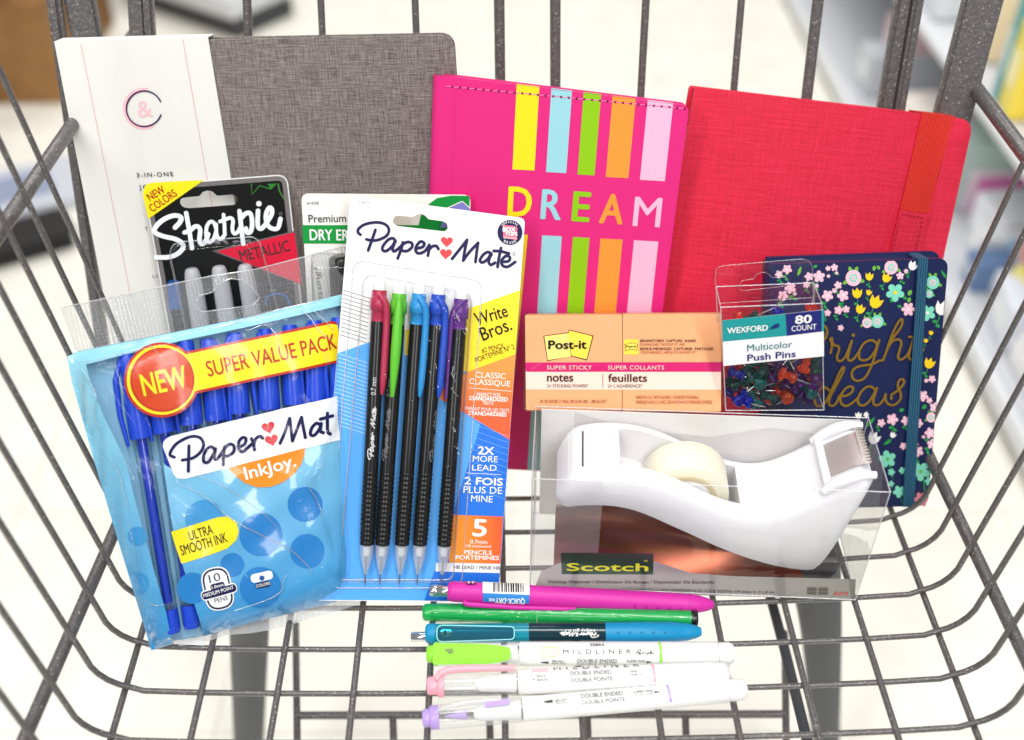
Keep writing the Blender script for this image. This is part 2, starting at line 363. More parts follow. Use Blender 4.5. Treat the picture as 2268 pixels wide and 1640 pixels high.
carton((-.86, 2.72, ZF), (.2, .3, .16), .25, 'small orange brown carton between the two left posts of the cart')
t = thing('floor_bin', 'flat black bin on the floor behind the left rail of the cart', 'bin', Matrix.Translation((-.80, 1.5, ZF)) @ Matrix.Rotation(.55, 4, 'Z'))
mb = MB(); mb.box((-.07, -.04, 0), (.07, .04, .03), M((30, 30, 32), .5), .006); mb.build('bin_body', t)
mb = MB(); mb.box((-.074, -.044, .0302), (.074, .044, .036), M((44, 44, 46), .45), .003); mb.build('lid', t)
GW = M((214, 216, 220), .5); GD = M((70, 72, 74), .6)
t = thing('floor_packet', 'flat pale blue packet lying on the floor left of the cart', 'packet', Matrix.Translation((-.86, 1.66, ZF)) @ Matrix.Rotation(.5, 4, 'Z'))
mb = MB(); mb.box((-.1, -.08, 0), (.1, .08, .025), M((206, 210, 220), .4), .008); mb.build('packet_body', t)
mb = MB(); mb.box((-.06, -.05, .0255), (.05, .04, .0262), M((150, 160, 186), .5)); mb.build('packet_label', t)
t = thing('display_stand', 'white low display stand with a dark kick strip behind the charcoal journal', 'display stand', Matrix.Translation((-.72, 2.52, ZF)) @ Matrix.Rotation(-.62, 4, 'Z'))
mb = MB(); mb.box((-.17, -.1, .05), (.2, .1, .09), GW, .004); mb.build('deck', t)
mb = MB(); mb.box((-.16, -.085, 0), (.19, .09, .0495), GD); mb.build('kick_strip', t)
# the shelf run along the aisle on the right
XS = .66
t = thing('store_shelf', 'long low grey store shelf running along the aisle on the right', 'shelf', Matrix.Translation((XS, 0, ZF)))
mb = MB(); mb.box((.02, -.6, 0), (.08, 5, .028), M((150, 150, 146), .5)); mb.build('kick_plate', t)
mb = MB(); mb.box((0, -.6, .0285), (.5, 5, .05), M((205, 207, 212), .4), .003); mb.build('deck', t)
mb = MB(); mb.box((-.012, -.6, .02), (-.0005, 5, .047), M((228, 230, 234), .3)); mb.build('price_rail', t)
mb = MB(); mb.box((.47, -.6, .0505), (.5, 5, .9), M((188, 190, 196), .5)); mb.build('back_panel', t)
mb = MB(); mb.box((.035, .5, .25), (.465, 5, .262), M((222, 224, 228), .35), .002); mb.build('upper_deck', t)
DK = ZF + .0505
PR = [((1990, 60), (206, 214, 222), .16, .16, 'pale grey'), ((2046, 150), (240, 196, 200), .10, .13, 'blush pink'), ((2080, 235), (226, 208, 232), .09, .11, 'lilac'), ((2218, 30), (246, 214, 20), .12, .22, 'bright yellow'),
      ((2226, 120), (250, 176, 40), .09, .16, 'amber'), ((2236, 190), (232, 72, 30), .08, .13, 'orange red'), ((2185, 60), (20, 120, 130), .05, .26, 'dark teal'), ((2262, 120), (40, 40, 44), .05, .18, 'black'),
      ((2140, 380), (226, 84, 176), .09, .11, 'magenta'), ((2195, 450), (44, 84, 140), .08, .08, 'navy blue'), ((2150, 560), (238, 240, 244), .10, .09, 'white'), ((2236, 560), (120, 170, 205), .07, .1, 'sky blue'),
      ((2250, 470), (234, 208, 60), .05, .07, 'lemon'), ((2190, 700), (232, 236, 248), .10, .07, 'ice white'), ((2255, 690), (40, 92, 200), .05, .07, 'cobalt blue'), ((2245, 800), (244, 244, 246), .08, .06, 'pearl white'),
      ((2230, 300), (196, 70, 60), .05, .1, 'brick red'), ((2256, 900), (228, 232, 240), .06, .05, 'silver white'), ((1935, 40), (180, 186, 194), .12, .14, 'slate grey'), ((2120, 110), (244, 226, 170), .07, .2, 'cream'), ((2132, 655), (238, 240, 248), .16, .11, 'frosty white'), ((2178, 790), (226, 232, 246), .14, .12, 'pale lavender'), ((2212, 745), (246, 226, 90), .08, .13, 'buttery yellow'), ((2085, 520), (240, 214, 228), .16, .13, 'baby pink'), ((2215, 930), (240, 241, 244), .12, .09, 'milk white'), ((2060, 430), (214, 226, 238), .18, .16, 'powder blue'), ((2236, 640), (236, 150, 130), .07, .14, 'coral'), ((2000, 270), (238, 224, 214), .18, .16, 'beige'), ((2110, 300), (170, 200, 190), .14, .2, 'sage green'), ((1960, 180), (226, 180, 190), .2, .2, 'rose')]
for i, (p, rgb, w, h, nm) in enumerate(PR):
    w, h = w * .6, h * .6
    q = on_x(p, XS + .02 + .03 * (i % 3)); y = q.y; up = q.z > -.33
    t = thing('boxed_product', '%s boxed product standing on the shelf at the right' % nm, 'product', Matrix.Translation((XS + .02 + .03 * (i % 3) if not up else XS + .06 + .03 * (i % 3), y, DK if not up else -.285)) @ Matrix.Rotation(random.uniform(-.15, .15), 4, 'Z'), 'boxed products along the right shelf')
    mb = MB(); rgb = tuple(int(c + (244 - c) * .28) for c in rgb); mb.box((0, -w / 2, 0), (.16, w / 2, h), M(rgb, .4), .004); mb.build('carton', t)
    mb = MB(); mb.box((-.0012, -w * .34, h * .3), (-.0003, w * .34, h * .7), M(tuple(int(255 - (255 - c) * .45) for c in rgb), .4)); mb.build('front_label', t)
# ------------------------------------------------------------------ the cart
WM = wire_mat()
CA = math.radians(1.0)
cart = thing('shopping_cart', 'speckled charcoal wire shopping cart basket holding the stationery', 'shopping cart', Matrix.Rotation(CA, 4, 'Z'))
def cl(p): return Matrix.Rotation(-CA, 3, 'Z') @ Vector(p)
XL, XR = -.1895, .2310
XMID = (XL + XR) / 2
def sag(x): q = (x - XMID) / .2125; return -.0045 * (1 - min(1, q * q))
RW = .00145
rows = [.3270 + .0257 * k for k in range(-7, 6)]
for Y in rows:
    path = []
    for s, x0, sl in ((-1, XL, -.120), (1, XR, .112)):
        side = [(x0 + sl * .32, Y + .0, .32), (x0 + sl * .03, Y, .03)]
        R = .022; cor = []
        for j in range(7):
            a = math.pi / 2 * j / 6; cor.append((x0 + sl * .024 - s * R * (1 - math.cos(a)) * .95 , Y, .024 - R * 1.1 * math.sin(a)))
        side += cor
        if s < 0: left = side
        else: right = side
    xm0, xm1 = left[-1][0], right[-1][0]
    mid = [(xm0 + (xm1 - xm0) * j / 14, Y, sag(xm0 + (xm1 - xm0) * j / 14) - .0042 + .002 * abs(j / 7 - 1) ** 3) for j in range(1, 14)]
    left[-1] = (xm0, Y, -.0025); right[-1] = (xm1, Y, -.0025)
    jit = random.uniform(-.0006, .0006)
    mb = MB(); mb.tube([(x, y + jit, z) for x, y, z in left + mid + right[::-1]], RW, WM, 9); mb.build('basket_wire', cart)
for k in range(12):
    x = -.1803 + .0364 * k; r = .00165
    mb = MB(); mb.tube([(x, .14 + .02 * j, sag(x) - r) for j in range(18)], r, WM, 9); mb.build('floor_wire', cart)
# thick rods outside the side walls
def rod(a, b, r, nm='side_rod'):
    a, b = cl(a), cl(b); mb = MB(); mb.tube([a.lerp(b, i / 8) for i in range(9)], r, WM, 14); mb.build(nm, cart)
rod((-.2125, .18, .030), (-.1970, .50, .030), .0031); rod((.2395, .18, .030), (.2255, .52, .030), .0031)
rod((-.2305, .2, .186), (-.2262, .640, .186), .0036); rod((.2560, .2, .186), (.2535, .585, .186), .0040)
# rear panel wires and flat posts, leaning back
def rp(px, py, y0=.500, k=.30):
    r = ray((px, py)); # point of the leaning rear panel y = y0 + k z
    t = (y0 + k * CAM_H) / (r.y - k * r.z); return cl(C0 + r * t)
RW2 = .0024
for (a, b, r) in (((545, -60), (550, 78), RW2), ((708, -60), (714, 72), RW2 * .8), ((917, -60), (922, 68), RW2 * .8), ((1105, -60), (1108, 182), .0029), ((1230, -60), (1230, 195), .0029),
                  ((1434, -60), (1419, 213), .0021), ((1647, -60), (1625, 200), .0020), ((1819, -60), (1786, 220), .0031)):
    A, B = rp(*a), rp(*b); D = (B - A).normalized(); E_ = B + D * ((B.z - .03) / -D.z)
    mb = MB(); mb.tube([A + (E_ - A) * i / 10 for i in range(11)], r, WM, 9); mb.build('rear_wire', cart)
A, B = cl((-.205, .508, .028)), cl((.232, .508, .028)); mb = MB(); mb.tube([A, B], .003, WM, 9); mb.build('rear_cross_rod', cart)
def post(pa, pb, w, d, off=0., nm='rear_post'):
    A, B = rp(*pa), rp(*pb); D = (B - A).normalized(); E_ = B + D * ((B.z - .02) / -D.z)
    u = Vector((1, 0, 0)); n = D.cross(u).normalized(); u = n.cross(D)
    mb = MB(); pts = []
    for P in (A, E_):
        P = P + n * off
        for (i, j) in ((-1, -1), (1, -1), (1, 1), (-1, 1)): pts.append(P + u * (w / 2 * i) + n * (d / 2 * j))
    bm = bmesh.new(); vs = [bm.verts.new(p) for p in pts]
    for f in ((3, 2, 1, 0), (4, 5, 6, 7), (0, 1, 5, 4), (1, 2, 6, 5), (2, 3, 7, 6), (3, 0, 4, 7)): bm.faces.new([vs[i] for i in f])
    bm.normal_update(); bmesh.ops.recalc_face_normals(bm, faces=bm.faces[:]); bmesh.ops.bevel(bm, geom=bm.edges[:], offset=min(w, d) * .3, segments=3, affect='EDGES'); bm.verts.index_update()
    mb.add([v.co.copy() for v in bm.verts], [[v.index for v in f.verts] for f in bm.faces], WM, False); bm.free(); mb.build(nm, cart)
post((166, -60), (195, 90), .0165, .006); post((118, -60), (139, 90), .0075, .0075, .004)
post((300, -60), (308, 84), .0095, .006); post((330, -60), (339, 84), .0055, .0055, .004)
post((2012, -60), (1960, 243), .0095, .007); post((2036, -60), (1985, 243), .0055, .0055, .005)
post((2185, -60), (2100, 262), .0215, .006, .004); post((2222, -60), (2130, 262), .010, .008, -.006)
# frame under the basket
LM = M((72, 74, 78), .5, .0, spec=.15, key='grey_frame_tube')
for pts, r in ((((553, 1300, -.03), (552, 1450, -.16), (551, 1700, -.46)), (.0120, .0120, .0125)), (((1800, 1235, -.02), (1820, 1420, -.15), (1832, 1700, -.46)), (.0150, .0130, .0105))):
    P = [cl(on_z((x, y), z)) for x, y, z in pts]; Q = cr(P, 8)
    mb = MB(); mb.tube(Q, [r[0] + (r[2] - r[0]) * i / (len(Q) - 1) for i in range(len(Q))], LM, 20); mb.build('frame_tube', cart)
P = [cl(on_z(p, -.05)) for p in ((1700, 1300), (1738, 1440), (1790, 1650))]; mb = MB(); mb.tube(P, .0028, LM, 10); mb.build('frame_strut', cart)
ZL = -.12
for x, y0 in ((655, 1380), (870, 1585), (1084, 1585), (1301, 1585), (1518, 1585), (1738, 1400)):
    mb = MB(); mb.tube([cl(on_z((x, y0), ZL)), cl(on_z((x + 4, 1700), ZL))], .0022, WM, 9); mb.build('lower_rack_wire', cart)
mb = MB(); mb.tube([cl(on_z((653, 1585), ZL)), cl(on_z((1742, 1582), ZL))], .0024, WM, 9); mb.build('lower_rack_wire', cart)
# ------------------------------------------------------------------ helpers for flat goods
def uvs(pl, pts, z=0): return [pl.uv(p, z) for p in pts]
def ext(pl, tl, tr, bl, br, v=None):
    """outline on the plane whose lower corners are carried down the side edges to v"""
    a, b, c, d = uvs(pl, (tl, tr, br, bl))
    if v is not None:
        c = (b[0] + (c[0] - b[0]) * (v - b[1]) / (c[1] - b[1]), v); d = (a[0] + (d[0] - a[0]) * (v - a[1]) / (d[1] - a[1]), v)
    return [d, c, b, a]          # counter-clockwise
WHITE = M((246, 246, 244), .5); INK = M((28, 20, 60), .5); NAVY = M((22, 18, 74), .45, spec=.2); BLACK = M((10, 10, 12), .5, spec=.2); PAGE = M((236, 232, 220), .8)
# ---- charcoal journal in its white sleeve
pl = Plane.lean((-.1231, .4612, .0029), 14.2, -2.0, 1.7)
t = thing('charcoal_journal', 'large charcoal linen journal with a white paper sleeve around its left half', 'journal', pl.mat())
q = ext(pl, (122, 96), (1003, 79), (240, 700), (1042, 700), .0); q = [(x, max(y, .0005)) for x, y in q]
CH = linen('charcoal_linen', (66, 59, 58), (206, 194, 190), .34, .7, 1.6, 1.0)
xa = pl.uv((300, 90))[0]
cv = [(xa, q[0][1]), q[1], q[2], (xa, q[3][1] - (q[3][1] - q[2][1]) * (xa - q[3][0]) / (q[2][0] - q[3][0]))]
mb = MB(); R4 = rnd(cv, [.0, .006, .0075, .0], 7); mb.slab(R4, -.0028, 0, CH); mb.slab(R4, -.0100, -.0080, CH); mb.box((xa, .003, -.0079), (xa + .004, q[2][1] - .004, -.0029), CH); mb.build('cover', t)
mb = MB(); ins = [(xa + .0045, .004), (q[1][0] - .003, .004), (q[2][0] - .004, q[2][1] - .003), (xa + .0045, q[2][1] - .003)]; mb.slab(rnd(ins, [.0, .005, .006, 0]), -.0078, -.0031, PAGE); mb.build('pages', t)
b0, b1 = pl.uv((462, 87)), pl.uv((512, 392)); bb = (b0[0] + (b1[0] - b0[0]) * (b0[1] - .0005) / (b0[1] - b1[1]), .0005)
SLV = M((228, 227, 223), .55, key='white_sleeve_paper')
mb = MB(); so = [q[0], bb, (b0[0], b0[1] + .0009), (q[3][0], q[3][1] + .0009)]
mb.slab(so, .0002, .0007, SLV); mb.slab(so, -.0107, -.0102, SLV)
a, b = q[0], (q[3][0], q[3][1] + .0009); mb.add([(a[0], a[1], -.0102), (a[0], a[1], .0002), (b[0], b[1], .0002), (b[0], b[1], -.0102)], [(0, 1, 2, 3)], SLV)
mb.add([(b[0], b[1], -.0102), (b[0], b[1], .0002), (b0[0], b0[1] + .0009, .0002), (b0[0], b0[1] + .0009, -.0102)], [(0, 1, 2, 3)], SLV)
d = Dec(mb, pl, z=.0007); PK = M((226, 150, 160), .5); PK2 = M((244, 190, 200), .5)
d.stroke([(179, 97), (268, 546), (290, 660)], 1.3, PK, 1, False, False); d.stroke([(405, 88), (469, 455), (478, 510)], 1.3, PK, 1, False, False)
arc = lambda cx, cy, r, a0, a1, n=26, k=1.0: [(cx + r * math.cos(math.radians(a0 + (a1 - a0) * i / n)), cy - k * r * math.sin(math.radians(a0 + (a1 - a0) * i / n))) for i in range(n + 1)]
d.stroke(arc(319, 241, 41.5, 78, 298), 9.5, PK2, 1, False, False); d.stroke(arc(320, 241, 39.5, 24, 340), 3.2, M((48, 22, 78), .5), 3, False)
d.text('&', (308, 260), (340, 258), 35, PK2, 2)
d.text('3-IN-ONE', (304, 393), (385, 390), 9.5, INK, bold=.012, sp=1.3); d.text('JO', (309, 419.5), (331, 418.5), 9.5, INK, bold=.012, sp=1.3); d.text('T', (322.5, 511), (329, 510.5), 8, INK); d.text('LI', (340, 616), (349.5, 615), 7, INK, sp=1.2)
mb.build('paper_sleeve', t)
# ---- pink planner with coloured stripes
pl = Plane.lean((.0120, .4405, .0026), 16.6, -1.2, -2.5)
t = thing('striped_planner', 'hot pink planner lettered DREAM with bands of coloured stripes', 'planner', pl.mat())
PINK = M((220, 38, 124), .42, coat=.15, key='pink_leatherette'); PINKD = M((214, 40, 130), .5)
q = ext(pl, (978, 168), (1527, 235), (945, 1018), (1420, 1050), .0005)
mb = MB(); TK = .0090
R4 = rnd(q, [.001, .003, .004, .001]); mb.slab(R4, -.0030, 0, PINK); mb.slab(R4, -TK, -TK + .003, PINK)
# rounded spine
n = 9; e0, e1 = Vector((*q[0], 0)), Vector((*q[3], 0)); vs = []
for j in range(n):
    a = math.pi * j / (n - 1); vs += [(e.x - .0045 * math.sin(a), e.y, -TK / 2 + (TK / 2) * math.cos(a)) for e in (e0, e1)]
mb.add(vs, [(2 * j, 2 * j + 1, 2 * j + 3, 2 * j + 2) for j in range(n - 1)], PINK, True)
d = Dec(mb, pl, C2)
SC = [M((248, 218, 30), .4), M((150, 206, 218), .4), M((140, 196, 18), .4), M((248, 150, 58), .4), M((248, 182, 210), .4)]
TOP = [((1172, 565), (1322, 583), (1277, 1135), (1130, 1125)), ((1403, 575), (1538, 600), (1490, 1152), (1354, 1143)), ((1615, 612), (1733, 625), (1676, 1166), (1565, 1160)), ((1808, 632), (1962, 645), (1903, 1186), (1752, 1176)), ((2040, 665), (2210, 685), (2145, 1206), (1980, 1195))]
lv = d.uv((1380, 1567))[1]
for c, Q in zip(SC, TOP):
    U = [d.uv(p) for p in Q]; u0 = (U[0][0] + U[3][0]) / 2; u1 = (U[1][0] + U[2][0]) / 2; vb = (U[2][1] + U[3][1]) / 2; s_ = (q[2][1] - q[3][1]) / (q[2][0] - q[3][0])
    vt = lambda u: q[3][1] + s_ * (u - q[3][0]) - .0001
    d.polyuv([(u0, vb), (u1, vb), (u1, vt(u1)), (u0, vt(u0))], c)
    mb.add([(u0, vt(u0) + .0002, -.0028), (u1, vt(u1) + .0002, -.0028), (u1, vt(u1) + .0002, .0001), (u0, vt(u0) + .0002, .0001)], [(3, 2, 1, 0)], c)
    d.polyuv([(u0, .001), (u1, .001), (u1, lv), (u0, lv)] if c is not SC[0] else [pl.uv(p) for p in ((1108, 940), (1129, 940), (1169, 520), (1140, 520))], c)
for ch, c, bo, a, b in zip('DREAM', SC, (.035, .035, .035, .035, .018), ((1108, 1434), (1327, 1452), (1533, 1466), (1715, 1480), (1937, 1500)), ((1255, 1442), (1452, 1460), (1640, 1473), (1862, 1489), (2112, 1509))): d.text(ch, a, b, 195, c, 2, bold=bo)
a, b = d.uv((695, 574)), d.uv((2290, 724)); TH1 = M((120, 10, 66), .7); TH2 = M((244, 120, 180), .6)
for i in range(31):
    f = i / 31; x = a[0] + (b[0] - a[0]) * f; y = a[1] + (b[1] - a[1]) * f; w = (b[0] - a[0]) / 31
    d.polyuv([(x, y - .0003), (x + w * .68, y - .0001), (x + w * .68, y + .0003), (x, y + .0001)], TH2, 2); d.polyuv([(x + w * .7, y - .0006), (x + w * .98, y - .0006), (x + w * .98, y + .0004), (x + w * .7, y + .0004)], TH1, 2)
# faint hinge seam by the spine, its soft highlight put into the strip's colour
d.polyuv([(q[0][0] + .0068, .002), (q[0][0] + .0078, .002), (q[3][0] + .0078, q[3][1] - .002), (q[3][0] + .0068, q[3][1] - .002)], M((216, 40, 128), .35, coat=.4), 1)
mb.build('cover', t)
mb = MB(); mb.slab([(q[0][0] + .001, .003), (q[1][0] - .003, .003), (q[2][0] - .003, q[2][1] - .003), (q[3][0] + .001, q[3][1] - .003)], -TK + .0031, -.0031, PAGE); mb.build('pages', t)
# ---- red linen notebook
pl = Plane.lean((.1493, .4560, .0104), 21.9, 4.4, -8.2)
t = thing('linen_notebook', 'red linen notebook with an orange elastic band and stitched pen loop', 'notebook', pl.mat())
RED = linen('red_linen', (190, 0, 38), (236, 26, 74), .6, 0, .8, .5)
U = uvs(pl, [(1540, 193), (2157, 266), (2000, 980), (1405, 960)]); q = [U[3], U[2], U[1], U[0]]
q[0] = (q[0][0], q[0][1]); mb = MB(); R4 = rnd(q, [.002, .006, .0085, .002], 8); mb.slab(R4, -.0026, 0, RED); mb.slab(R4, -.0150, -.0124, RED)
n0, n1 = q[0], q[3]; mb.add([(n0[0] + .0015, n0[1], -.0124), (n0[0] + .0015, n0[1], -.0026), (n1[0] + .0015, n1[1] - .001, -.0026), (n1[0] + .0015, n1[1] - .001, -.0124)], [(0, 1, 2, 3)], RED); mb.build('cover', t)
cx = sum(p[0] for p in q) / 4; cy = sum(p[1] for p in q) / 4
mb = MB(); mb.slab(rnd([(cx + (x - cx) * .975, cy + (y - cy) * .98) for x, y in q], [.001, .005, .007, .001]), -.0123, -.0027, PAGE); mb.build('pages', t)
EL = [pl.uv((2040, 254)), pl.uv((2110, 262)), pl.uv((2054, 473)), pl.uv((1992, 464))]
du = (Vector(EL[0]) - Vector(EL[3])).normalized(); EB = ribbed('orange_elastic', (180, 14, 6), (232, 44, 22), .0014, 0)
mb = MB(); top = .0012
A = [Vector(EL[3]), Vector(EL[2]), Vector(EL[1]) + du * top, Vector(EL[0]) + du * top]
mb.slab([tuple(p) for p in A], .0002, .0011, EB); a, b = A[3], A[2]; mb.slab([tuple(a - du * .001), tuple(b - du * .001), tuple(b), tuple(a)], -.0158, .0002, EB); mb.build('elastic_band', t)
mb = MB(); lp = [(1990, 464), (2056, 474), (2030, 585), (1961, 585)]; LU = uvs(pl, lp); mb.slab([LU[3], LU[2], LU[1], LU[0]], .0002, .0022, RED)
d = Dec(mb, pl, C3, z=.0022); ST = M((130, 4, 30), .7)
def dashes(d, a, b, n, w, m, lay=1):
    for i in range(n):
        f0, f1 = (i + .15) / n, (i + .75) / n; d.stroke([(a[0] + (b[0] - a[0]) * f0, a[1] + (b[1] - a[1]) * f0), (a[0] + (b[0] - a[0]) * f1, a[1] + (b[1] - a[1]) * f1)], w, m, lay, False, False)
dashes(d, (1455, 1425), (1600, 1452), 6, 7, ST); dashes(d, (1445, 1440), (1385, 1700), 9, 7, ST); dashes(d, (1590, 1470), (1540, 1700), 8, 7, ST); mb.build('pen_loop', t)
# ---- navy floral notebook
pl = Plane.lean((.1858, .4125, .0023), 22.5, -2.1, 3.1)
t = thing('floral_notebook', 'navy notebook with a flower print and gold script behind the push pins', 'notebook', pl.mat())
U = uvs(pl, [(1706, 586), (2101, 572), (2055, 1121), (1690, 1130)]); q = [U[3], U[2], U[1], U[0]]
NV = M((26, 36, 80), .35, coat=.25, key='navy_book_cover')
mb = MB(); R4 = rnd(q, [.002, .006, .006, .001], 7); mb.slab(R4, -.0024, 0, NV); mb.slab([(x, y + .0012) for x, y in R4], -.0150, -.0126, NV)
mb.add([(q[0][0] - .0014, q[0][1], -.0140), (q[0][0] - .0014, q[0][1], -.001), (q[0][0], q[0][1], 0), (q[3][0] - .0014, q[3][1], -.0140), (q[3][0] - .0014, q[3][1], -.001), (q[3][0], q[3][1], 0)], [(0, 1, 4, 3), (1, 2, 5, 4)], NV, True)
d = Dec(mb, pl, CF1); FP = M((246, 196, 214), .4); FY = M((252, 208, 30), .4); FM = M((128, 218, 190), .4); FW_ = M((246, 246, 242), .4); FG = M((46, 160, 72), .4); FG2 = M((110, 184, 60), .4); FD = M((214, 130, 140), .4); FC = M((250, 232, 238), .4)
def inside(d, c): u, v = d.uv(c); return q[0][0] - .001 < u < q[1][0] + .002 and v < q[2][1] - .0008 and v > .0005
def clipped(d, pts, m, lay):
    U = [d.uv(p) for p in pts]; xr = lambda v: q[1][0] + (q[2][0] - q[1][0]) * (v - q[1][1]) / (q[2][1] - q[1][1]) - .0004
    U = [(max(q[3][0] + .0002, min(u, xr(v))), min(v, q[3][1] + (q[2][1] - q[3][1]) * (u - q[3][0]) / (q[2][0] - q[3][0]) - .0004)) for u, v in U]
    W2 = [U[0]]
    for p in U[1:]:
        if math.dist(p, W2[-1]) > 1e-5: W2.append(p)
    if len(W2) > 2: d.polyuv(W2, m, lay)
def leaf(d, c, ang, L, m=None, w=.34, lay=1):
    q_ = math.radians(ang); pts = []
    for i in range(14):
        t_ = 2 * math.pi * i / 14; x = L / 2 * (1 + math.cos(t_)); y = L * w * math.sin(t_) * (.5 + .5 * math.sin(math.pi * min(1, x / L)))
        pts.append((c[0] + x * math.cos(q_) - y * math.sin(q_), c[1] + x * math.sin(q_) + y * math.cos(q_)))
    clipped(d, pts, m or FG, lay)
def petals(d, c, r, m, n=5, rot=None, center=None, lay=3):
    rot = random.uniform(0, 72) if rot is None else rot; pts = []
    for i in range(60):
        a = 2 * math.pi * i / 60; rr = r * (.56 + .44 * abs(math.cos(n * a / 2)) ** .8); b = a + math.radians(rot); pts.append((c[0] + rr * math.cos(b), c[1] + rr * math.sin(b)))
    clipped(d, pts, m, lay); d.disc(c, r * .2, center or FC, lay + 1, n=10)
def stem(d, c, r, ang=95, L=None, leaves=2):
    L = L or r * 2.1; q_ = math.radians(ang); e = (c[0] + L * math.cos(q_), c[1] + L * math.sin(q_)); mm = (c[0] + L * .5 * math.cos(q_) + r * .15, c[1] + L * .5 * math.sin(q_))
    if not inside(d, e): return
    d.stroke([c, mm, e], r * .13, FG, 1)
    for k in range(leaves): leaf(d, (c[0] + (e[0] - c[0]) * (.62 + .25 * k), c[1] + (e[1] - c[1]) * (.62 + .25 * k)), ang + (-62 if k % 2 else 62) + 180 * 0 - 0, r * .75)
def tulip(d, c, r, rot=0, m=None):
    P_ = [(-.8, -.75), (-.35, -.35), (0, -1), (.38, -.35), (.85, -.7), (.8, .1), (.5, .65), (0, .85), (-.5, .65), (-.8, .1)]; q_ = math.radians(rot)
    g = lambda x, y: (c[0] + r * (x * math.cos(q_) - y * math.sin(q_)), c[1] + r * (x * math.sin(q_) + y * math.cos(q_)))
    stem(d, g(0, .7), r * .8, 90 + rot, r * 1.5); clipped(d, [g(*p) for p in P_], m or FY, 3)
def rose(d, c, r, m, ctr):
    for a in (-70, 20, 150, 250): leaf(d, (c[0] + r * .8 * math.cos(math.radians(a)), c[1] + r * .8 * math.sin(math.radians(a))), a, r * .75, FG2)
    clipped(d, [(c[0] + r * math.cos(2 * math.pi * i / 26), c[1] + r * 1.04 * math.sin(2 * math.pi * i / 26)) for i in range(26)], m, 3); d.disc(c, r * .52, ctr, 4); d.disc(c, r * .30, m, 5); d.disc((c[0] + 2, c[1]), r * .14, ctr, 6)
for x, y, r in ((305, 170, 55), (545, 250, 50), (655, 250, 68), (515, 340, 40), (340, 375, 66), (260, 460, 60), (755, 160, 30), (825, 150, 42), (760, 245, 22), (850, 210, 20), (750, 460, 65), (865, 345, 45), (920, 460, 66), (870, 620, 50), (955, 610, 42), (1550, 240, 45), (1615, 190, 27), (750, 650, 40), (215, 225, 45), (630, 352, 25), (895, 815, 36), (390, 440, 22), (825, 405, 30)):
    if r > 39: stem(d, (x, y), r, random.uniform(70, 115))
    petals(d, (x, y), r, FP)
for x, y, r, ro in ((1210, 250, 52, 5), (1400, 265, 60, 25), (1075, 435, 65, 0), (1205, 425, 38, 15), (1280, 530, 85, 25), (1110, 610, 60, 20), (1890, 870, 30, 10)): tulip(d, (x, y), r, ro)
for x, y, r, a, b in ((1035, 265, 86, FP, FM), (1450, 150, 74, FP, FM), (1185, 760, 54, FP, FM), (1300, 745, 68, FM, FP), (1910, 315, 72, FM, FP), (1870, 440, 45, FM, FP)): rose(d, (x, y), r, a, b)
petals(d, (1495, 425), 104, FM, 5, 18, FY); leaf(d, (1470, 480), 110, 60); leaf(d, (1580, 480), 20, 50); petals(d, (1640, 610), 78, FP, 6, 0, FC); petals(d, (1850, 650), 92, FM, 5, 30); leaf(d, (1880, 680), 10, 60)
tulip(d, (2010, 600), 92, 20, FW_); tulip(d, (1690, 130), 62, 30, FW_); leaf(d, (1520, 575), 10, 50); leaf(d, (640, 130), 160, 50); leaf(d, (460, 140), 110, 110, FG2, .16); leaf(d, (1270, 130), 100, 60, FG2); leaf(d, (1300, 130), 60, 50, FG2); leaf(d, (1640, 460), 300, 70, FG2); leaf(d, (1660, 480), 110, 60, FG2); leaf(d, (2000, 180), 55, 120, FG, .12)
e = d.at(CF2)
for x, y, r in ((830, 200, 92), (660, 255, 65), (1040, 220, 75), (1235, 260, 70), (1410, 410, 86), (1440, 580, 80), (1310, 470, 30), (1000, 610, 58), (1225, 690, 86), (1480, 15, 80), (1205, 580, 30), (1400, -90, 50), (1300, -160, 88), (1440, -420, 60), (1352, -395, 34)):
    if r > 60 and y > 0: stem(e, (x, y), r, random.uniform(80, 130), r * 1.9)
    petals(e, (x, y), r, FP)
for x, y, r, ro, c in ((545, 490, 110, 25, FW_), (840, 440, 55, 30, FW_), (310, 140, 60, 0, FW_), (430, 128, 48, 70, FW_), (1400, -660, 96, 20, FY), (1345, -1010, 40, 10, FY)): tulip(e, (x, y), r, ro, c)
rose(e, (1425, 170), 74, FP, FM)
for x, y, r in ((755, 810, 135), (1265, 1000, 150), (815, 1010, 58), (985, 985, 56), (935, 1310, 96), (1390, 1150, 66), (810, 1190, 50)):
    stem(e, (x, y), r * .8, 78, r * 2, 0); petals(e, (x, y), r, FM, 5, None, FG2 if r > 100 else FM)
petals(e, (1275, 1430), 120, FD, 6, 0, FD); leaf(e, (430, 330), -50, 210, FG, .12); leaf(e, (700, 590), -30, 140, FG, .16); leaf(e, (1290, 40), -40, 90); leaf(e, (940, 80), -30, 80)
g = d.at(CBR); GO = M((176, 138, 52), .3, .65, key='gold_foil')
def script(d, strokes, w, m, lay):
    for i, s_ in enumerate(strokes): d.stroke(s_, w, m, lay + .73 * (i % 2))
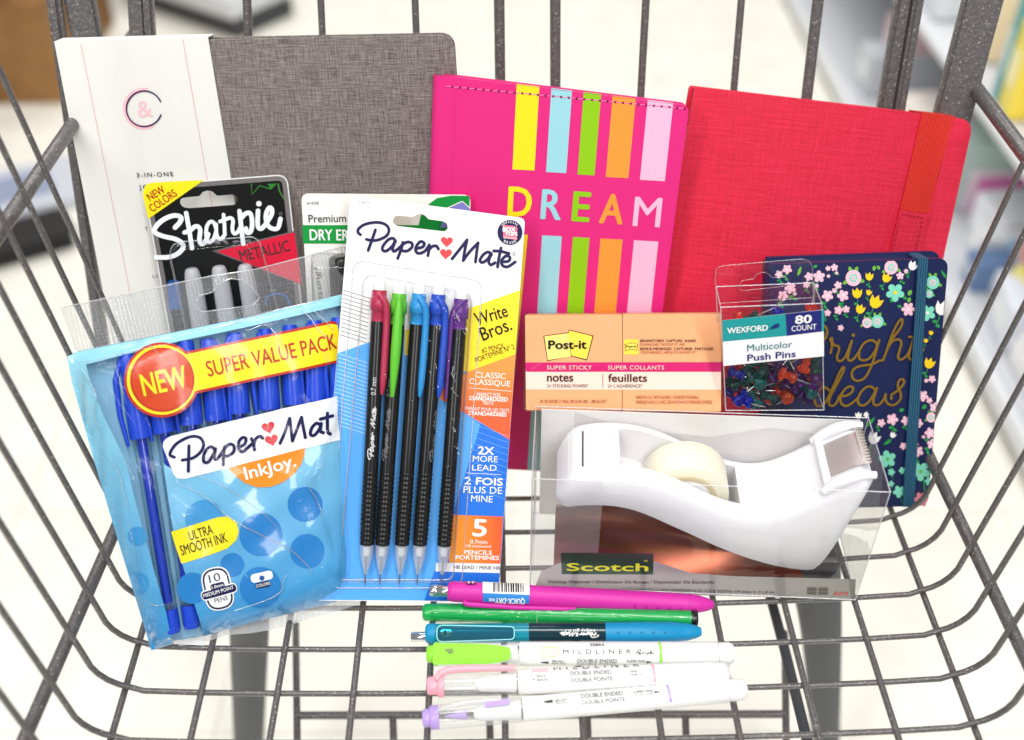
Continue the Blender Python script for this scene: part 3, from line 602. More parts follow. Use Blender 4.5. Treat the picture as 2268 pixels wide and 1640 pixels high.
script(g, [[(150, 225), (200, 270), (215, 340), (195, 420), (160, 455)], [(265, 655), (288, 560), (278, 490), (262, 445), (288, 428), (292, 490), (330, 540), (388, 555), (392, 620), (364, 720), (388, 778), (445, 768), (505, 690), (592, 470)], [(592, 470), (540, 680), (535, 750), (572, 778), (630, 740), (700, 640), (770, 520), (870, 462), (950, 485), (985, 550)],
           [(705, 640), (710, 740), (785, 770), (872, 728), (955, 610), (1012, 460)], [(1012, 460), (932, 750), (865, 920), (790, 1040), (690, 1085), (612, 1050), (595, 960), (650, 885), (760, 852), (900, 832), (1000, 782), (1080, 745), (1160, 520), (1245, 300), (1335, 148), (1368, 155), (1345, 260), (1210, 450), (1130, 620), (1072, 770)],
           [(1140, 580), (1220, 475), (1310, 450), (1352, 500), (1325, 620), (1302, 710), (1332, 758), (1400, 730), (1470, 640), (1535, 440)], [(1535, 440), (1480, 640), (1468, 720), (1500, 760)], [(1472, 410), (1565, 412)], [(1672, 640), (1695, 595)],
           [(245, 1230), (180, 1185), (90, 1225), (20, 1340), (40, 1450), (110, 1470), (190, 1410), (300, 1190), (400, 965), (452, 880), (472, 895), (440, 990), (340, 1180), (262, 1330), (242, 1430), (292, 1470), (350, 1430), (402, 1320)], [(402, 1315), (500, 1315), (592, 1262), (612, 1195), (560, 1172), (482, 1220), (420, 1330), (432, 1430), (505, 1470), (592, 1430), (690, 1340), (735, 1255), (825, 1178), (905, 1180), (962, 1245)],
           [(690, 1340), (690, 1420), (735, 1462), (800, 1450), (880, 1370), (980, 1195)], [(980, 1195), (925, 1380), (942, 1450), (1002, 1455), (1070, 1390), (1112, 1288)], [(1112, 1288), (1112, 1380), (1155, 1440), (1242, 1455), (1330, 1380), (1342, 1280), (1302, 1180), (1312, 1090), (1360, 1058), (1396, 1092), (1360, 1170), (1272, 1250), (1202, 1300), (1200, 1362)]], 37, GO, 8)
g.disc((616, 384), 28, GO, 8); mb.build('cover', t)
mb = MB(); mb.slab([(q[0][0] + .0005, q[0][1] + .002), (q[1][0] - .003, q[1][1] + .002), (q[2][0] - .003, q[2][1] - .003), (q[3][0] + .0005, q[3][1] - .003)], -.0125, -.0025, PAGE); mb.build('pages', t)
EL = [pl.uv((2030, 577)), pl.uv((2052, 577)), pl.uv((2021, 1119)), pl.uv((1996, 1119))]; TB = ribbed('teal_elastic', (6, 46, 72), (30, 104, 138), .0012, 0)
mb = MB(); mb.slab([EL[3], EL[2], (EL[1][0], EL[1][1] + .001), (EL[0][0], EL[0][1] + .001)], .0018, .0026, TB); mb.slab([(EL[0][0], EL[0][1] + .0003), (EL[1][0], EL[1][1] + .0003), (EL[1][0], EL[1][1] + .0014), (EL[0][0], EL[0][1] + .0014)], -.0156, .0018, TB); mb.build('elastic_band', t)
# ------------------------------------------------------------------ shared lettering: the two-word script with hearts, traced once per place
PM_CARD = dict(w=36, strokes=[[(188, 268), (158, 242), (160, 200), (220, 150), (320, 120), (430, 118), (510, 152), (540, 212), (510, 280), (420, 328), (335, 340), (260, 325)], [(372, 208), (330, 330), (282, 462)],
    [(622, 352), (590, 312), (530, 332), (465, 410), (462, 458), (505, 470), (575, 415), (620, 340)], [(620, 345), (585, 440), (603, 474), (650, 445), (715, 385), (775, 358), (825, 375), (822, 425), (760, 470), (690, 462)], [(712, 362), (690, 450), (648, 562)],
    [(872, 440), (955, 420), (978, 375), (930, 352), (880, 410), (872, 468), (910, 500), (985, 470), (1040, 395)], [(1040, 392), (1035, 460), (1022, 528)], [(1035, 455), (1078, 412), (1128, 408), (1154, 445)],
    [(1322, 568), (1400, 470), (1508, 332)], [(1508, 332), (1480, 460), (1460, 588)], [(1460, 588), (1540, 480), (1645, 368)], [(1645, 368), (1628, 480), (1612, 605)],
    [(1810, 520), (1772, 482), (1710, 515), (1668, 585), (1700, 612), (1760, 572), (1808, 500)], [(1808, 505), (1776, 598), (1802, 640), (1855, 615)], [(1930, 432), (1902, 560), (1886, 668)], [(1838, 468), (1930, 475), (2028, 500)],
    [(1940, 605), (2022, 595), (2040, 550), (1995, 530), (1940, 580), (1945, 645), (2010, 665), (2106, 605)]], hearts=[(1257, 352, 74), (1245, 502, 74)])
PM_POUCH = dict(w=40, strokes=[[(208, 632), (160, 608), (165, 560), (230, 470), (340, 402), (450, 372), (540, 400), (572, 480), (535, 565), (440, 640), (308, 668)], [(390, 490), (386, 640), (382, 808)],
    [(712, 540), (662, 502), (600, 550), (570, 632), (578, 690), (632, 690), (690, 600), (718, 525)], [(718, 535), (700, 620), (722, 662), (765, 625), (835, 520), (892, 470), (945, 490), (945, 560), (890, 608), (828, 622)], [(832, 500), (818, 620), (816, 728)],
    [(1002, 512), (1080, 470), (1095, 402), (1050, 390), (1005, 450), (1010, 530), (1060, 560), (1165, 470)], [(1165, 402), (1190, 470), (1202, 540)], [(1192, 470), (1220, 402), (1268, 372), (1304, 395)],
    [(1520, 458), (1580, 320), (1638, 150)], [(1638, 150), (1655, 290), (1672, 430)], [(1672, 430), (1730, 280), (1785, 136)], [(1785, 136), (1806, 260), (1832, 388)],
    [(2022, 232), (1970, 212), (1912, 270), (1896, 348), (1942, 360), (2002, 290), (2030, 215)], [(2030, 222), (2018, 305), (2055, 328)], [(2106, 88), (2106, 230), (2112, 320), (2142, 345)], [(2018, 160), (2172, 118)]], hearts=[(1375, 262, 82), (1415, 418, 82)])
def pm_script(d, W_, m, hm, lay=3, rot=0):
    for i, s_ in enumerate(W_['strokes']): d.stroke(s_, W_['w'], m, lay + .8 * (i % 2))
    for x, y, r in W_['hearts']: d.heart((x, y), r, hm, lay, rot)
def pm_units():
    out = [[(x / 2000, y / 2000 - .11 * (x / 2000)) for x, y in s_] for s_ in PM_CARD['strokes']]
    return out, [(x / 2000, y / 2000 - .11 * x / 2000) for x, y, r in PM_CARD['hearts']]
def blister(mb, pts, h, m, slope=.0035, z0=.0004, top_r=.002, edge=None):
    """a raised thermoformed clear blister: sloping walls with a rounded shoulder"""
    cxx = sum(p[0] for p in pts) / len(pts); cyy = sum(p[1] for p in pts) / len(pts); w = max(p[0] for p in pts) - min(p[0] for p in pts); hh = max(p[1] for p in pts) - min(p[1] for p in pts)
    lv = [(0, z0), (.25, h * .55), (.5, h * .86), (.8, h * .98), (1.3, h)]; k = len(pts); vs = []
    for f, z in lv: vs += [(cxx + (x - cxx) * (1 - 2 * slope * f / w), cyy + (y - cyy) * (1 - 2 * slope * f / hh), z) for x, y in pts]
    mb.add(vs, [(i * k + j, i * k + (j + 1) % k, (i + 1) * k + (j + 1) % k, (i + 1) * k + j) for i in range(len(lv) - 1) for j in range(k)], m, True)
    mb.add(vs[-k:], [tuple(range(k))], m, True)
    mb.tube([Vector((x, y, z0 + .0002)) for x, y in pts + [pts[0]]], .0004, edge or m, 6, False)
BL = clear('clear_blister', (.985, .988, .99), .025, .9, .07, .12, 130); EDG = clear('clear_plastic_edge', (.92, .93, .94), .22, 1.0, .15, haze=.22)
HOLE = lambda pl, c, pts: uvs(pl, [cp(c, p) for p in pts])
# ---- black marker card
pl = Plane.lean((-.1471, .4512, .0553), 22.3, 7.5, .6)
vb = -.0553 / math.cos(math.radians(22.3)) + .0012
mwS = pl.mat()
t = thing('marker_pack', 'black blister card of metallic markers with a yellow corner flash', 'marker pack', mwS)
q = ext(pl, (317, 411), (636, 386), (402, 890), (690, 868), vb)
mb = MB(); hole = rnd(HOLE(pl, CSH, [(528, 372), (545, 322), (610, 308), (775, 292), (815, 240), (880, 222), (935, 235), (990, 288), (1190, 272), (1240, 300), (1248, 350), (1210, 400), (640, 442), (565, 425)]), .0008, 3)
CW = M((232, 232, 232), .4); GR = M((128, 122, 122), .35, .3); KB = M((8, 8, 10), .45, spec=.25)
R4 = rnd(q, [.001, .001, .006, .006], 8); mb.slab(R4, -.0005, 0, CW, holes=[hole])
cx = sum(p[0] for p in q) / 4; cy = sum(p[1] for p in q) / 4
def offs(P, dd_):
    out = []
    for i in range(len(P)):
        p = Vector(P[i]); a = (p - Vector(P[i - 1])); b = (Vector(P[(i + 1) % len(P)]) - p); a = a.normalized() if a.length else b.normalized(); b = b.normalized() if b.length else a
        n = Vector((-(a.y + b.y), a.x + b.x)); n = n.normalized() if n.length else Vector((0, 0)); out.append(tuple(p + n * dd_ / max(.5, (1 + a.dot(b)) / 2) ** .5))
    return out
d = Dec(mb, pl, CSH)
def holed(P, z, m):
    tr = tessellate_polygon([[Vector((*p, 0)) for p in P], [Vector((*p, 0)) for p in hole]]); fl_ = P + hole
    ft = [tt if (fl_[tt[1]][0] - fl_[tt[0]][0]) * (fl_[tt[2]][1] - fl_[tt[0]][1]) - (fl_[tt[1]][1] - fl_[tt[0]][1]) * (fl_[tt[2]][0] - fl_[tt[0]][0]) > 0 else tt[::-1] for tt in tr]
    mb.add([(x, y, z) for x, y in fl_], ft, m)
holed(offs(R4, .0006), LAY, GR); holed(offs(R4, .0030), 2 * LAY, KB)
GS = M((40, 120, 40), .4)
d.stroke([(1418, 140), (1424, 275), (1520, 162), (1660, 205), (1725, 135)], 15, GS, 3, False, False); d.poly([(1620, 140), (1725, 135), (1650, 205)], GS, 3); d.stroke([(1750, 140), (1770, 230), (1825, 330)], 16, M((70, 130, 50), .4), 3)
YL = M((244, 226, 20), .4, coat=.3); RDK = M((176, 36, 16), .4)
d.poly([(80, 215), (110, 150), (190, 124), (830, 92), (138, 575), (75, 290)], YL, 3)
d.text('NEW', (165, 352), (358, 238), 92, RDK, 4, bold=.02); d.text('COLORS', (195, 492), (505, 280), 92, RDK, 4, bold=.02)
d.poly([(930, 972), (1955, 722), (2060, 1400)], M((120, 116, 120), .35, .5), 3); d.poly([(990, 975), (1950, 740), (2042, 1385)], M((218, 22, 58), .35, coat=.3), 4)
d.text('METALLIC', (1292, 1100), (1905, 968), 138, M((84, 70, 74), .3, .7), 5, bold=.012)
LW = M((238, 240, 248), .4)
for i, s_ in enumerate([[(472, 680), (530, 618), (550, 560), (500, 532), (420, 540), (310, 595), (228, 680), (228, 742), (330, 788), (470, 820), (558, 870), (572, 930), (510, 1000), (400, 1045), (240, 1050)], [(612, 500), (650, 720), (684, 935)], [(590, 742), (660, 715), (720, 668), (765, 672), (785, 720), (775, 830), (800, 885), (850, 850), (885, 760)],
                        [(985, 700), (955, 622), (912, 608), (872, 655), (858, 740), (872, 838), (915, 858), (958, 806), (985, 715)], [(982, 640), (986, 745), (1010, 812), (1050, 815), (1088, 770)], [(1030, 605), (1100, 578), (1165, 560), (1192, 600), (1184, 690), (1202, 752), (1245, 740), (1278, 680)], [(1074, 520), (1084, 640), (1090, 770)],
                        [(1272, 475), (1292, 660), (1318, 880)], [(1290, 570), (1340, 512), (1398, 500), (1425, 570), (1425, 680), (1402, 738), (1362, 740), (1352, 690)], [(1502, 470), (1496, 600), (1505, 678), (1545, 692), (1600, 630), (1668, 520), (1672, 450), (1640, 435), (1605, 500), (1600, 580), (1630, 660), (1690, 695), (1750, 680), (1780, 570)]]):
    d.stroke(s_, (56 if i not in (3, 4, 5, 6) else 46) if i else 60, LW, 6 + .75 * (i % 2))
d.disc((1512, 385), 34, LW, 6); d.disc((1780, 510), 20, M((150, 150, 155), .5), 6, n=12); d.disc((1780, 510), 15, KB, 7, n=12)
BLU = M((20, 84, 160), .4); d.stroke([(1590, 1640), (1620, 1540), (1720, 1500), (1840, 1530), (1900, 1640)], 30, BLU, 5); d.poly([(380, 1360), (450, 1320), (520, 1340), (560, 1700), (400, 1700)], BLU, 3)
mb.build('card', t)
mb = MB(); bp_ = [cp(CSH, p) for p in ((405, 1000), (440, 900), (520, 860), (1440, 795), (1520, 850), (2010, 2700), (800, 2800))]; B_ = uvs(pl, bp_); B_ = rnd(B_[::-1], .004); blister(mb, B_, .0125, BL, edge=EDG)
mb.build('blister', t)
SIL = M((186, 186, 192), .3, .0, coat=.4); SILB = M((206, 206, 210), .35)
for i, ((x0, y0), (x1, y1), tx) in enumerate((((672, 1185), (800, 1960), 'left'), ((1010, 1155), (1130, 1930), 'middle'), ((1330, 1135), (1455, 1900), 'right'))):
    A = Vector((*pl.uv(cp(CSH, (x0, y0)), .0058), .0058)); B = Vector((*pl.uv(cp(CSH, (x1, y1)), .0058), .0058)); ax = (B - A).normalized()
    m_ = thing('metallic_marker', 'grey capped marker sealed in the black card, %s of three' % {'left': 'leftmost', 'middle': 'the middle one', 'right': 'rightmost'}[tx], 'marker', mwS, 'markers sealed in the black blister card')
    mb = MB(); mb.lathe(A, ax, [(0, .0020), (.0005, .0030), (.0018, .0037), (.0045, .0042), (.010, .0046), (.040, .0049)], SIL, 20); mb.build('cap', m_)
    mb = MB(); mb.lathe(A + ax * .0404, ax, [(0, .0054), (.003, .0055), (.06, .0052), (.07, .004)], SILB, 20); mb.build('barrel', m_)
# ---- white dry erase marker card
pl = Plane.lean((-.0665, .4223, .0010), 20.3, 1.8, -1.4)
t = thing('dry_erase_pack', 'white and green dry erase marker card tucked behind the pencil card', 'marker pack', pl.mat())
q = ext(pl, (667, 429), (1042, 432), (705, 1100), (1040, 1100), .0005); mb = MB(); CG = M((240, 240, 236), .4, coat=.3)
mb.slab(rnd(q, [.001, .001, .004, .004]), -.0005, 0, CG); d = Dec(mb, pl, (0, 0, 1)); GN = M((14, 150, 62), .4, coat=.3); DK_ = M((46, 46, 50), .5)
d.poly([(669.5, 499), (1041, 499), (1041, 540), (671.5, 540)], GN, 1); d.text('DRY ERASE', (687, 532), (815, 533), 24, WHITE, 2, bold=.03); d.text('Premium', (684, 493), (767, 491.5), 17, DK_, 2, bold=.01); d.text('#14258', (680, 453), (706, 453), 6, DK_, 2)
d.poly([(900, 540), (926, 505), (932, 478), (949, 453), (968, 439), (1000, 433.5), (1040, 434), (1040, 470), (1000, 540)], M((10, 144, 60), .4), 2); d.poly([(1041, 462), (1024, 447), (994, 459), (975, 505), (1041, 500)], M((128, 128, 204), .4), 3); d.stroke([(970, 470), (1024, 446), (1041, 461)], 2, WHITE, 4, False, False)
d.text('essing!', (715, 668), (706, 592), 11, DK_, 2, shear=.25); mb.build('card', t)
mb = MB(); blister(mb, rnd(uvs(pl, [(690, 560), (1010, 560), (1015, 1050), (715, 1050)])[::-1], .004), .019, BL, edge=EDG); mb.build('blister', t)
m_ = thing('dry_erase_marker', 'black capped dry erase marker in the white and green card', 'marker', pl.mat())
A = Vector((*pl.uv((756, 566), .009), .009)); B = Vector((*pl.uv((775, 900), .009), .009)); ax = (B - A).normalized()
mb = MB(); mb.lathe(A, ax, [(0, .004), (.001, .006), (.003, .0066), (.045, .0071)], M((24, 26, 28), .3), 22); mb.build('cap', m_)
mb = MB(); mb.lathe(A + ax * .0455, ax, [(0, .0078), (.05, .0078), (.052, .006)], WHITE, 22); mb.build('barrel', m_)
# ---- blue pouch of ballpoint pens
pl = Plane.lean((-.1184, .3420, .0000), 35.5, 21.0, -.4)
mwQ = pl.mat()
t = thing('pen_pouch', 'crinkled blue plastic pouch of ballpoint pens leaning at the left', 'pen pouch', mwQ)
OUT = [(335, 1442), (395, 1424), (540, 1385), (703, 1345), (800, 1318), (775, 645), (747, 657), (560, 700), (360, 741), (177, 777), (148, 790), (160, 850), (205, 1010), (268, 1220)]
ou = uvs(pl, OUT); qu = uvs(pl, [(335, 1440), (800, 1318), (775, 645), (148, 785)])
def ab(u, v):
    a = .5; b = .5
    for _ in range(6):
        l = (qu[0][0] + (qu[3][0] - qu[0][0]) * b); r = (qu[1][0] + (qu[2][0] - qu[1][0]) * b); a = (u - l) / (r - l)
        lo = qu[0][1] + (qu[1][1] - qu[0][1]) * a; hi = qu[3][1] + (qu[2][1] - qu[3][1]) * a; b = (v - lo) / (hi - lo)
    return a, b
def puff(u, v):
    a, b = ab(u, v); ga = max(0, 1 - abs(2 * a - 1) ** 7); gb = max(0, 1 - abs(2 * b - 1) ** 10)
    return .0015 + .0118 * ga * gb + .00035 * math.sin(u * 210 + v * 60) * ga * gb + .0003 * math.sin(v * 260 - u * 120) * ga * gb
LB = M((132, 186, 214), .4, key='pouch_back_film'); MX = lambda k, *a, **w: grad(k, *a, **w)
vv0, vv1 = pl.uv((500, 1400))[1], pl.uv((480, 720))[1]
PB = grad('pouch_blue_print', (34, 144, 208), (150, 214, 232), vv0, vv1, 1, .35, .5)
mb = MB(); mb.slab(ou[::-1] if sum(ou[i][0] * ou[(i + 1) % len(ou)][1] - ou[(i + 1) % len(ou)][0] * ou[i][1] for i in range(len(ou))) < 0 else ou, -.0012, -.0006, LB); mb.build('back_film', t)
# printed front film
mb = MB(); d = Dec(mb, pl, (0, 0, 1), 0, puff, sub=.004); dm = d.at(CM); db = d.at(CB); dl = d.at(CL); LY = 1
B2 = lambda *pts: [cp(CB, p) for p in pts]; M2 = lambda *pts: [cp(CM, p) for p in pts]
d.poly([(336, 1440), (268, 1220), (205, 1010), (160, 850), (149, 792)] + M2((560, 730), (600, 900), (700, 1150), (790, 1330)) + B2((580, 40), (640, 300), (760, 750), (885, 1190), (935, 1415)), PB, 0)
d.poly([(149, 790), (177, 778), (360, 742), (560, 701), (774, 648), (775, 672), (560, 722), (370, 762), (190, 808)], PB, 0)
d.poly(B2((865, 50), (900, 300), (945, 590), (1010, 820), (1155, 1290), (1168, 1380)) + [(540, 1384), (703, 1344), (800, 1318), (785, 860)] + [cp(CL, p) for p in ((2340, 395), (1800, 520), (330, 890))], PB, 0)
d.poly(B2((935, 1415), (1168, 1380), (1175, 1450), (960, 1440)), M((225, 228, 232), .4), .3)
DC = M((34, 126, 196), .35, coat=.5); DC2 = M((62, 150, 208), .35, coat=.5)
lx = lambda y: (205 + (335 - 205) * (y - 1010) / (1440 - 1010) + 3 - CB[0]) / CB[2]
def bdisc(c, r, m, lay):
    P_ = [(c[0] + r * math.cos(2 * math.pi * i / 36), c[1] + r * math.sin(2 * math.pi * i / 36)) for i in range(36)]; P_ = [(max(x, lx(CB[1] + y * CB[2])), y) for x, y in P_]
    P_ = [p for i, p in enumerate(P_) if math.dist(p, P_[i - 1]) > .5]; db.poly(P_, m, lay)
for x, y, r, m in ((1180, 478, 148, DC2), (1615, 598, 166, DC), (1955, 365, 135, DC), (1972, 725, 133, DC), (1396, 830, 92, DC), (1612, 1005, 160, DC), (1090, 1010, 120, DC), (665, 975, 88, DC2), (735, 1330, 95, DC2), (665, 610, 75, DC2)): bdisc((x, y), r, m, 1.2)
dl.poly([(165, 372), (900, 187), (1690, -2), (2450, -190), (2340, 395), (2140, 447), (1200, 680), (345, 900), (255, 897), (205, 850), (65, 500), (75, 440), (110, 400)], M((240, 242, 248), .4, coat=.4), 3)
pm_script(dl, PM_POUCH, NAVY, M((206, 24, 40), .4, coat=.3), 5, -14)
OR_ = M((244, 140, 10), .4, coat=.4)
dl.poly([(880, 765), (1340, 645), (1828, 518), (1822, 600), (1780, 720), (1690, 840), (1560, 940), (1400, 1000), (1230, 1005), (1090, 955), (980, 872), (910, 805)], OR_, 4); dl.text('InkJoy.', (1100, 910), (1720, 742), 158, WHITE, 5, bold=.03)
RD_ = M((188, 40, 14), .4, coat=.4); YP = M((248, 226, 20), .4, coat=.4); OD = M((206, 66, 12), .4, coat=.4)
dm.poly([(1225, 700), (1700, 600), (2200, 494), (2245, 505), (2330, 520), (2330, 750), (2220, 775), (1900, 845), (1310, 975)], RD_, 5); dm.disc((1075, 885), 250, RD_, 5.6, n=40); dm.disc((1075, 884), 232, YP, 6.4, n=40)
dm.poly([(1235, 716), (1700, 617), (2200, 513), (2330, 535), (2330, 735), (2210, 760), (1900, 828), (1290, 960)], YP, 6.4); dm.disc((1078, 884), 214, RD_, 7.2, n=40); dm.disc((1080, 884), 202, OD, 8, n=40)
dm.text('NEW', (960, 992), (1252, 928), 150, YP, 9, bold=.02); dm.text('SUPER VALUE PACK', (1385, 864), (2240, 674), 102, RD_, 8, bold=.012)
db.poly([(925, 575), (1290, 462), (1370, 458), (1428, 505), (1446, 575), (1425, 640), (1360, 700), (1280, 732), (1005, 820), (960, 690)], YP, 3); db.text('ULTRA', (1072, 642), (1252, 588), 76, BLACK, 4, bold=.01); db.text('SMOOTH INK', (1008, 757), (1362, 650), 80, BLACK, 4, bold=.01)
def capsule(d, c, w, h, tilt, m, lay):
    q_ = math.radians(tilt); P_ = rnd([(-w, -h), (w, -h), (w, h), (-w, h)], min(w, h) * .95, 8); d.poly([(c[0] + x * math.cos(q_) - y * math.sin(q_), c[1] + x * math.sin(q_) + y * math.cos(q_)) for x, y in P_], m, lay)
capsule(db, (1283, 1012), 112, 168, -12, WHITE, 2.5); capsule(db, (1283, 1012), 102, 158, -12, NAVY, 3.3); capsule(db, (1283, 1012), 88, 144, -12, WHITE, 4.1)
capsule(db, (1293, 1035), 142, 40, -15.5, WHITE, 4.8); capsule(db, (1293, 1035), 136, 30, -15.5, NAVY, 5.6); capsule(db, (1282, 992), 56, 26, -15, NAVY, 5.2)
db.text('10', (1222, 968), (1308, 946), 66, NAVY, 6); db.text('1.0mm', (1240, 1012), (1328, 988), 24, WHITE, 7, bold=.02); db.text('MEDIUM POINT', (1176, 1078), (1408, 1010), 29, WHITE, 7, bold=.01); db.text('PENS', (1262, 1122), (1362, 1094), 38, NAVY, 6)
capsule(db, (1622, 920), 86, 34, -13, WHITE, 2.5); db.disc((1623, 930), 20, M((30, 90, 170), .4), 3.5, n=16); capsule(db, (1632, 982), 60, 22, -12, NAVY, 3); db.text('COLORS', (1580, 1004), (1688, 978), 25, WHITE, 4, bold=.02)
mb.build('printed_film', t)
# clear outer film with header strip and bottom seal
FILM = clear('crinkled_clear_film', (.985, .99, .995),   .012, 1.3, .09, .8, 26, stretch=(1, .55, .3), crease=True); HEAD = clear('dotted_header_film', (.985, .985, .985), .12, 1.3, .16, 1.0, 560, .10, dots=True); SEAL = clear('crimped_seal_film', (.95, .96, .97), .12, 1.2, .15, 1.0, 300, .35, stretch=(6, .5, 1))
mb = MB(); d2 = Dec(mb, pl, (0, 0, 1), .0016, puff, sub=.0035); d2.poly(OUT, FILM, 0)
CRS = clear('film_crease', (.97, .98, .985), .30, 1.2, .14, haze=.10)
for c, pts, r in ((CB, [(980, 205), (1180, 300), (1380, 470), (1640, 610), (1850, 720), (1985, 850), (2005, 915)], .00032), (CB, [(1000, 100), (1300, 210), (1560, 380), (1720, 520), (1760, 650)], .00022), (CM, [(1640, 560), (1760, 520), (1830, 580), (1910, 690)], .0003), (CM, [(1990, 420), (2060, 470), (2120, 560), (2200, 620)], .00028), (CM, [(2060, 410), (2150, 480), (2220, 560)], .0003),
                  (CM, [(520, 770), (700, 740), (900, 690), (1150, 640)], .00025), (CM, [(1250, 560), (1500, 520), (1800, 430), (2200, 340)], .0003), (CM, [(540, 800), (600, 900), (640, 1000), (630, 1120), (680, 1300)], .00028), (CM, [(760, 760), (800, 900), (840, 1050)], .00022), (CB, [(460, 20), (530, 150), (560, 280), (600, 420)], .00026), (CB, [(590, 480), (640, 700), (660, 900)], .0002),
                  (CB, [(1960, 150), (1990, 240), (2050, 340), (2090, 460)], .00025), (CB, [(1820, 900), (1780, 960), (1770, 1030), (1660, 1100), (1420, 1180)], .0003), (CB, [(800, 1460), (900, 1400), (960, 1410)], .0003), (CB, [(720, 1100), (800, 1140), (880, 1130)], .0002), (CM, [(880, 690), (1000, 660), (1100, 770), (1180, 765)], .00022)):
    path = [(*d2.at(c).uv(p), 0) for p in pts]; path = [Vector((p.x, p.y, .0017 + puff(p.x, p.y))) for p in cr(path, 6)]; k = len(path)
    mb.tube(path, [r * (.25 + .75 * math.sin(math.pi * (i + .5) / k)) for i in range(k)], CRS, 6)
mb.build('clear_film', t)
mb = MB(); hd = [(133, 682), (220, 664), (300, 648), (393, 627), (470, 612), (567, 597), (640, 578), (757, 548), (778, 546), (776, 650), (747, 660), (560, 703), (360, 744), (177, 780), (165, 770)]
hh = [(432, 672), (445, 655), (470, 648), (490, 625), (512, 618), (540, 622), (558, 640), (575, 660), (560, 676), (505, 684), (445, 692)]
hu = uvs(pl, hd)[::-1]; ho = rnd(uvs(pl, hh), .001, 3); tr = tessellate_polygon([[Vector((*p, 0)) for p in hu], [Vector((*p, 0)) for p in ho]]); fl_ = hu + ho
wav = lambda u, v: .0016 + .0011 * math.sin(u * 130) + .0012 * math.sin(u * 55 + 1)
# split into small triangles so that the header waves
dd = Dec(mb, pl, (0, 0, 1), 0, wav, sub=.004)
for a in tr: dd.emit([fl_[i] for i in a], [(0, 1, 2)], HEAD, 0)
mb.tube([Vector((*p, wav(*p))) for p in hu], .00035, EDG, 5); mb.tube([Vector((*p, wav(*p))) for p in ho + [ho[0]]], .0003, EDG, 5); mb.build('header_strip', t)
mb = MB(); d3 = Dec(mb, pl, (0, 0, 1), .0006, lambda u, v: .0006 * math.sin(u * 300), sub=.003); d3.poly([(392, 1424), (540, 1384), (703, 1343), (800, 1318), (806, 1338), (700, 1366), (600, 1396), (500, 1408), (430, 1428), (398, 1432)], SEAL, 0); mb.build('bottom_seal', t)
BCAP = M((28, 72, 206), .35, coat=.2, key='blue_pen_cap'); CLB = clear('clear_pen_barrel', (.93, .95, .97), .06, 1.2, .05); INKB = M((18, 58, 190), .3)
PENS = [((842, 712), (940, 1268), (383, 1401)), ((1000, 690), (1095, 1232), (426, 1390)), ((1235, 625), (1275, 1180), None), ((1385, 612), (1440, 1150), None), ((1560, 572), (1590, 1106), None), ((1765, 545), (1790, 1078), None), ((1925, 520), (1955, 1046), None), ((2090, 490), (2100, 1022), None), ((2250, 470), (2260, 1000), None)]
WH = ['first from the left', 'second from the left', 'third from the left', 'fourth from the left', 'fifth from the left', 'sixth from the left', 'seventh from the left', 'eighth from the left', 'ninth from the left']
for i, (a, b, tip) in enumerate(PENS):
    zp = .0050; P = lambda p: Vector((*pl.uv(p, zp), zp)); A, B = P(cp(CM, a)), P(cp(CM, b))
    T = P(tip) if tip else B + (B - A).normalized() * .093
    m_ = thing('ballpoint_pen', 'blue capped clear ballpoint pen in the blue pouch, %s' % WH[i], 'pen', mwQ, 'ballpoint pens inside the blue pouch')
    ax = (B - A).normalized(); L = (B - A).length; r = .0052
    mb = MB(); mb.lathe(A, ax, [(0, r * .62), (.0015, r * .72), (L * .35, r * .86), (L * .6, r), (L, r * 1.06)], BCAP, 18)
    n_ = Vector((0, 0, 1)); s_ = ax.cross(n_) * (1 if i % 3 else -1); s_ = (s_ * .9 + n_ * .3).normalized() if i else -s_
    mb.tube([A + ax * .002 + s_ * r * .6, A + ax * .012 + s_ * r * 1.35, A + ax * (L * .7) + s_ * r * 1.5, A + ax * (L * 1.08) + s_ * r * 1.25], [.0012, .0015, .0013, .0008], BCAP, 8); mb.build('cap', m_)
    ax2 = (T - B).normalized(); L2 = (T - B).length
    mb = MB(); mb.lathe(B - ax2 * .002, ax2, [(0, .0040), (L2 - .010, .0040)], CLB, 14); mb.build('barrel', m_)
    mb = MB(); mb.lathe(B - ax2 * .002, ax2, [(0, .0023), (L2 - .013, .0023)], INKB, 10); mb.build('ink_tube', m_)
    mb = MB(); mb.lathe(B + ax2 * (L2 - .0118), ax2, [(0, .0040), (.010, .0041), (.0118, .0035)], BCAP, 14); mb.build('end_plug', m_)
# ---- mechanical pencil card
pl = Plane.lean((-.0530, .3530, .0060), 36.0, 9.0, -2.0)
mwK = pl.mat()
t = thing('pencil_pack', 'tall white, blue and orange blister card of five mechanical pencils', 'pencil pack', mwK)
q = [pl.uv(p) for p in ((702, 1331), (1103, 1333), (1163, 484), (776, 432))]
hole = rnd(HOLE(pl, CPM, [(588, 95), (605, 42), (655, 30), (840, 48), (880, 20), (940, 8), (990, 30), (1030, 75), (1210, 100), (1262, 130), (1272, 190), (1230, 228), (1130, 216), (640, 160), (598, 130)]), .0006, 3)
mb = MB(); R4 = rnd(q, [.0015, .0015, .003, .003], 5); CWH = M((238, 238, 239), .38, coat=.3); YE = M((206, 160, 30), .5)
mb.slab(R4, -.0009, 0, CWH, side=YE, holes=[hole])
d = Dec(mb, pl, (0, 0, 1)); d5 = d.at(C5); d6 = d.at(C6); dp = d.at(CPM)
